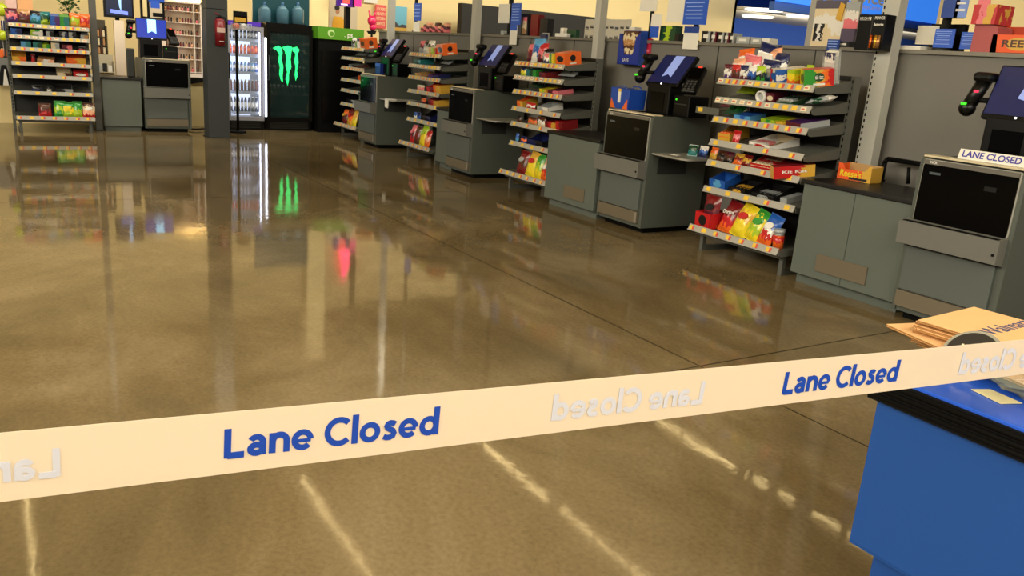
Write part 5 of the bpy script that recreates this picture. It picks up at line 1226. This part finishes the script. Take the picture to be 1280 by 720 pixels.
def stroke_text(txt, mt, parent, M, width, mirror):
    x = 0; polys = []
    for ch in txt:
        if ch == ' ': x += .42; continue
        w_, st = GL[ch]
        for q in st:
            thin = .17 if (ch == 'e' and len(q) == 2) else SW * (.93 if len(q) > 2 else 1)
            polys.append(([(p[0] + x, p[1]) for p in q], thin))
        x += w_ + .13
    tot = x - .13; k_ = width / tot
    b = MB()
    for qi, (q, th) in enumerate(polys):
        closed = (Vector(q[0]) - Vector(q[-1])).length < 1e-4
        P = [Vector(p) for p in q]; n_ = len(P); L_ = []; R_ = []
        for i in range(n_):
            a_ = P[i - 1] if i > 0 else (P[-2] if closed else P[0]); c_ = P[i + 1] if i < n_ - 1 else (P[1] if closed else P[-1])
            d = (c_ - a_).normalized(); nn = Vector((-d.y, d.x)) * th / 2
            L_.append(P[i] + nn); R_.append(P[i] - nn)
        vs = []
        for z in (0, .0003 + .0004 * (qi % 2)):
            for i in range(n_):
                for p in (L_[i], R_[i]):
                    vs.append(((p.x - tot / 2) * k_ * (-1 if mirror else 1), (p.y - .72) * k_, z))
        fs = []
        o_ = 2 * n_
        for i in range(n_ - 1):
            a_ = 2 * i; fs += [(a_, a_ + 1, a_ + 3, a_ + 2), (o_ + a_, o_ + a_ + 2, o_ + a_ + 3, o_ + a_ + 1), (a_, a_ + 2, o_ + a_ + 2, o_ + a_), (a_ + 1, o_ + a_ + 1, o_ + a_ + 3, a_ + 3)]
        b.add(vs, fs, mt)
    return b.build('lettering', parent, M=M)
def tape_text(x0, x1, mt, mirror, back=False, hgt=.5, off=.0019):
    s0, s1 = s_of_px(x0), s_of_px(x1); sc_ = (s0 + s1) / 2; wd = (s1 - s0) * Lh
    P = tp(sc_, .5) + nrm * .0005 - org
    Mb = Matrix.Identity(4)
    zl = nrm; xl = tdir; yl = zl.cross(xl)
    for r_ in range(3): Mb[r_][0] = xl[r_]; Mb[r_][1] = yl[r_]; Mb[r_][2] = zl[r_]; Mb[r_][3] = P[r_]
    if back:
        P2 = tp(sc_, .5) - nrm * .0014 - org; xl = -tdir; zl = -nrm
        for r_ in range(3): Mb[r_][0] = xl[r_]; Mb[r_][2] = zl[r_]; Mb[r_][3] = P2[r_]
    return stroke_text('Lane Closed', mt, tape, Mb, wd, mirror)
for x0, x1 in ((281, 549), (980, 1123)):
    o = tape_text(x0, x1, PB, False)
    tape_text(x0, x1, PG, True, back=True)
for x0, x1 in ((690, 879), (1200, 1318), (-290, 74)):  # light through the tape painted as pale letters on the front face
    o = tape_text(x0, x1, PG, True); o['label'] = 'pale mirrored lettering painted on the tape as show-through of the back print'
    tape_text(x0, x1, PB, False, back=True)
tag(tape, 'cream lane barrier tape printed Lane Closed in blue, crossing the whole foreground', 'barrier tape')
# end holders, outside the picture
pL = tp(-.28, 0); pR = tp(1.17, 0)
b = MB(); b.cyl((0, 0, 0), (0, 0, 1.3), .035, BLACK, n=20); b.cyl((0, 0, 0), (0, 0, .03), .17, BLACK, r1=.15, n=28); b.cyl((0, 0, 1.3), (0, 0, 1.33), .04, BLACK, n=20)
tag(b.build('stanchion', loc=(pL.x, pL.y - .035, 0)), 'black barrier stanchion holding the left end of the tape', 'stanchion')
b = MB(); b.cyl((0, 0, 0), (0, 0, .32), .03, BLACK, n=20); b.cyl((0, 0, 0), (0, 0, .02), .07, BLACK, n=24)
tag(b.build('tape_holder', loc=(pR.x, pR.y + .03, .876)), 'short black tape holder standing on the blue counter', 'holder')

# ------------------------------------------------------------------ blue counter
BC = mat((28, 74, 146), .42, spec=.3, bump=.03, bscale=30)
ct = empty('blue_counter', (-1.23, 2.0, 0))
b = MB(); b.box(0, 1.5, 0, .03, .365, .80, BC); b.box(0, .03, .03, 1.05, .365, .80, BC); b.box(1.47, 1.5, .03, 1.05, .365, .8, BC); b.box(.03, 1.47, 1.02, 1.05, .365, .8, BC); b.box(.0, 1.5, .0, 1.05, .36, .366, BC); b.build('panel', ct)
b = MB(); b.box(.045, 1.46, .06, .99, 0, .36, BC); b.build('base', ct)
b = MB(); b.box(-.02, 1.52, -.02, 1.07, .80, .868, BLACKM)
for zz in (.815, .835, .855):
    b.cyl((-.02, -.02, zz), (1.52, -.02, zz), .008, RUBBER, n=8); b.cyl((-.02, -.02, zz), (-.02, 1.07, zz), .008, RUBBER, n=8)
b.build('edge_moulding', ct)
b = MB(); b.rbox(-.012, 1.51, -.012, 1.06, .866, .876, mat((40, 90, 205), .14), r=.002, seg=1); b.build('counter_top', ct)
tag(ct, 'blue counter with ribbed black edge at the lower right corner', 'counter')

# paper bags
KR = mat((236, 186, 128), .7, var=.06, bscale=20); KRD = mat((168, 118, 60), .75)
def paper_bag(M, label, word=False):
    r = empty('paper_bag', (0, 0, 0), M=M); w, h = .34, .52
    b = MB()
    # folded flat bag: two sheets, gusset between, folded bottom flap
    b.box(0, h, 0, w, 0, .0015, KRD, top=KR); b.box(.002, h - .012, .001, w - .001, .0065, .0085, KR)
    b.box(.004, h - .03, .001, .06, .0025, .0055, KRD); b.box(.004, h - .03, w - .06, w - .001, .0025, .0055, KRD)
    b.add([(0, 0, .0015), (.0, w, .0015), (.002, w, .0065), (.002, 0, .0065)], [(0, 1, 2, 3)], KR)
    b.build('bag_body', r)
    b = MB(); b.prism([(h - .16, .002), (h - .02, .03), (h - .02, w - .03), (h - .16, w - .002)], .0087, .0105, KR, 'z'); b.build('bottom_flap', r)
    if word:
        lettering('Walmart', .075, mat((60, 76, 120), .6), r, T((.165, .2, .0095)) @ Matrix.Rotation(R(90), 4, 'Z'), width=.26)
    tag(r, label, 'paper bag', 'kraft bags stacked on the blue counter')
# stack: front-left corner near (1140,403), back corner (1222,384)
c0 = at(1146, 401, Z=.953); c1 = at(1222, 384, Z=.953); c2 = at(1262, 424, Z=.953)
ZB = .878
nb = 9
base_ang = math.atan2(c2.y - c0.y, c2.x - c0.x)
yax = Vector((c1.x - c0.x, c1.y - c0.y, 0)).normalized()
ang = math.atan2(yax.y, yax.x) - R(90)
words = ['lowest', 'second lowest', 'third lowest', '', 'fifth lowest', 'fourth from the top', 'third from the top', 'second from the top', 'topmost']
for i in range(nb):
    z = ZB + i * .009
    dx = rnd.uniform(-.012, .012)
    M = T((c0.x + dx, c0.y + rnd.uniform(-.01, .01), z)) @ Matrix.Rotation(ang + R(rnd.uniform(-1.5, 1.5)), 4, 'Z') 
    if i == 3: M = T((at(1107, 408, Z=z).x, at(1107, 408, Z=z).y, z)) @ Matrix.Rotation(ang - R(17), 4, 'Z')
    paper_bag(M, ('kraft paper bag jutting out to the left from the middle of the stack' if i == 3 else '%s kraft paper bag of the flat stack on the blue counter' % words[i]), word=(i == nb - 1))
# dark oval disc by the bags
p = at(1214, 441, Z=.93)
b = MB(); b.cyl((0, 0, -.012), (0, 0, 0), .075, mat((150, 146, 130), .4), n=32); b.cyl((0, 0, 0), (0, 0, .004), .064, mat((52, 48, 44), .3), n=32)
for i in range(5): b.box(-.03 + i * .012, -.024 + i * .012, -.012 + .004 * (i % 2), .016, .004, .005, cm('cream'))
o = b.build('round_tag', M=T((p.x, p.y, .935)) @ Matrix.Rotation(R(38), 4, 'X') @ Matrix.Rotation(R(10), 4, 'Z')); tag(o, 'round dark tag with pale rim leaning against the paper bags', 'tag')
# receipt card and plastic bag
q = [at(x, y, Z=.878) for x, y in ((1214, 487), (1251, 505), (1278, 504.5), (1238, 487))]
o = MB(); cc_ = q[0]; o.prism([(v.x - cc_.x, v.y - cc_.y) for v in q], 0, .002, mat((216, 206, 160), .5, var=.15, bscale=30), 'z'); o = o.build('paper_slip', loc=(cc_.x, cc_.y, .8775)); tag(o, 'yellowish paper slip lying on the blue counter top', 'paper slip')
p = at(1262, 478, Z=.9); b = MB(); vs = []; fs = []; n = 22; rr = random.Random(5)
for i in range(n + 1):
    t = math.pi * i / n
    for j in range(2 * n):
        ph = math.pi * j / n; d = Vector((math.sin(t) * math.cos(ph), math.sin(t) * math.sin(ph), math.cos(t)))
        k_ = 1 + .35 * noise.noise(d * 2.2) + .18 * noise.noise(d * 6)
        vs.append((d.x * .16 * k_, d.y * .12 * k_, max(-.034, d.z * .035 * k_)))
for i in range(n):
    for j in range(2 * n): fs.append((i * 2 * n + j, (i + 1) * 2 * n + j, (i + 1) * 2 * n + (j + 1) % (2 * n), i * 2 * n + (j + 1) % (2 * n)))
b.add(vs, fs, mat((170, 176, 160), .12, alpha=.38, coat=.5), smooth=True)
tag(b.build('plastic_bag', loc=(p.x + .06, p.y + .06, .913)), 'crumpled clear plastic bag lying on the blue counter top', 'plastic bag')

# ------------------------------------------------------------------ lights
WARM = (1.0, .92, .75)
LS = mat((255, 226, 160), .5, emit=20)
for j, (y, xa, xb) in enumerate(((.1, -12, 2), (3.54, -10.7, 1), (6.54, -10.9, 2), (9.9, -12, 2), (-3.2, -14, 2))):
    r = empty('strip_light', (0, y, 4.5)); x = xa
    b = MB(); b.box(xa, xb, -.05, .05, .03, .1, WHITE); b.build('housing', r)
    while x < xb - .3:
        b = MB(); b.box(x + .03, min(x + 1.2, xb), -.01, .01, .0, .03, LS); b.build('tube', r); x += 1.24
    b = MB()
    for xx in (xa + 1, (xa + xb) / 2, xb - 1): b.cyl((xx, 0, .1), (xx, 0, .5), .006, WHITE, n=6)
    b.build('hanger', r)
    tag(r, 'long ceiling strip light, %s from the left partition side' % ('fourth', 'third', 'second', 'first', 'last')[j], 'strip light', 'ceiling strip lights')
def area(x, y, z, sx, sy, e, colr=WARM, rot=(0, 0, 0)):
    l = bpy.data.lights.new('lamp', 'AREA'); l.shape = 'RECTANGLE'; l.size = sx; l.size_y = sy; l.energy = e; l.color = colr
    o = bpy.data.objects.new('lamp', l); col.objects.link(o); o.location = (x, y, z); o.rotation_euler = rot; l.specular_factor = .0
    return o
area(-4.5, -4.5, 4.4, 10, 4, 1320, rot=(R(28), 0, 0))            # added unseen light left of view, brightens the right row's fronts
area(2.5, 1.5, 4.4, 4, 8, 600, rot=(0, R(30), 0))               # added unseen light behind the camera, brightens tape and blue counter
area(-13.5, 3.5, 4.6, 1, 9, 330, rot=(0, R(62), 0))            # added unseen lights for the far walls, facing away from view
area(-13.5, 13, 4.6, 1, 9, 420, rot=(0, R(62), 0))
area(-8, 19, 4.6, 1.2, 12, 520, rot=(0, R(62), 0)); area(-6, 30, 4.6, 1.2, 12, 520, rot=(0, R(62), 0))  # likewise added, for the walls beyond the partition
area(-19.9, 27, 3.2, .6, 12, 130, (1, .95, .85), rot=(0, R(75), 0))
w = bpy.data.worlds.new('world'); scene.world = w; w.use_nodes = True
w.node_tree.nodes['Background'].inputs[0].default_value = (1, .9, .7, 1); w.node_tree.nodes['Background'].inputs[1].default_value = .22

scene.view_settings.view_transform = 'Standard'; scene.view_settings.look = 'None'
scene.view_settings.exposure = 0; scene.view_settings.gamma = 1; scene.view_settings.use_curve_mapping = False
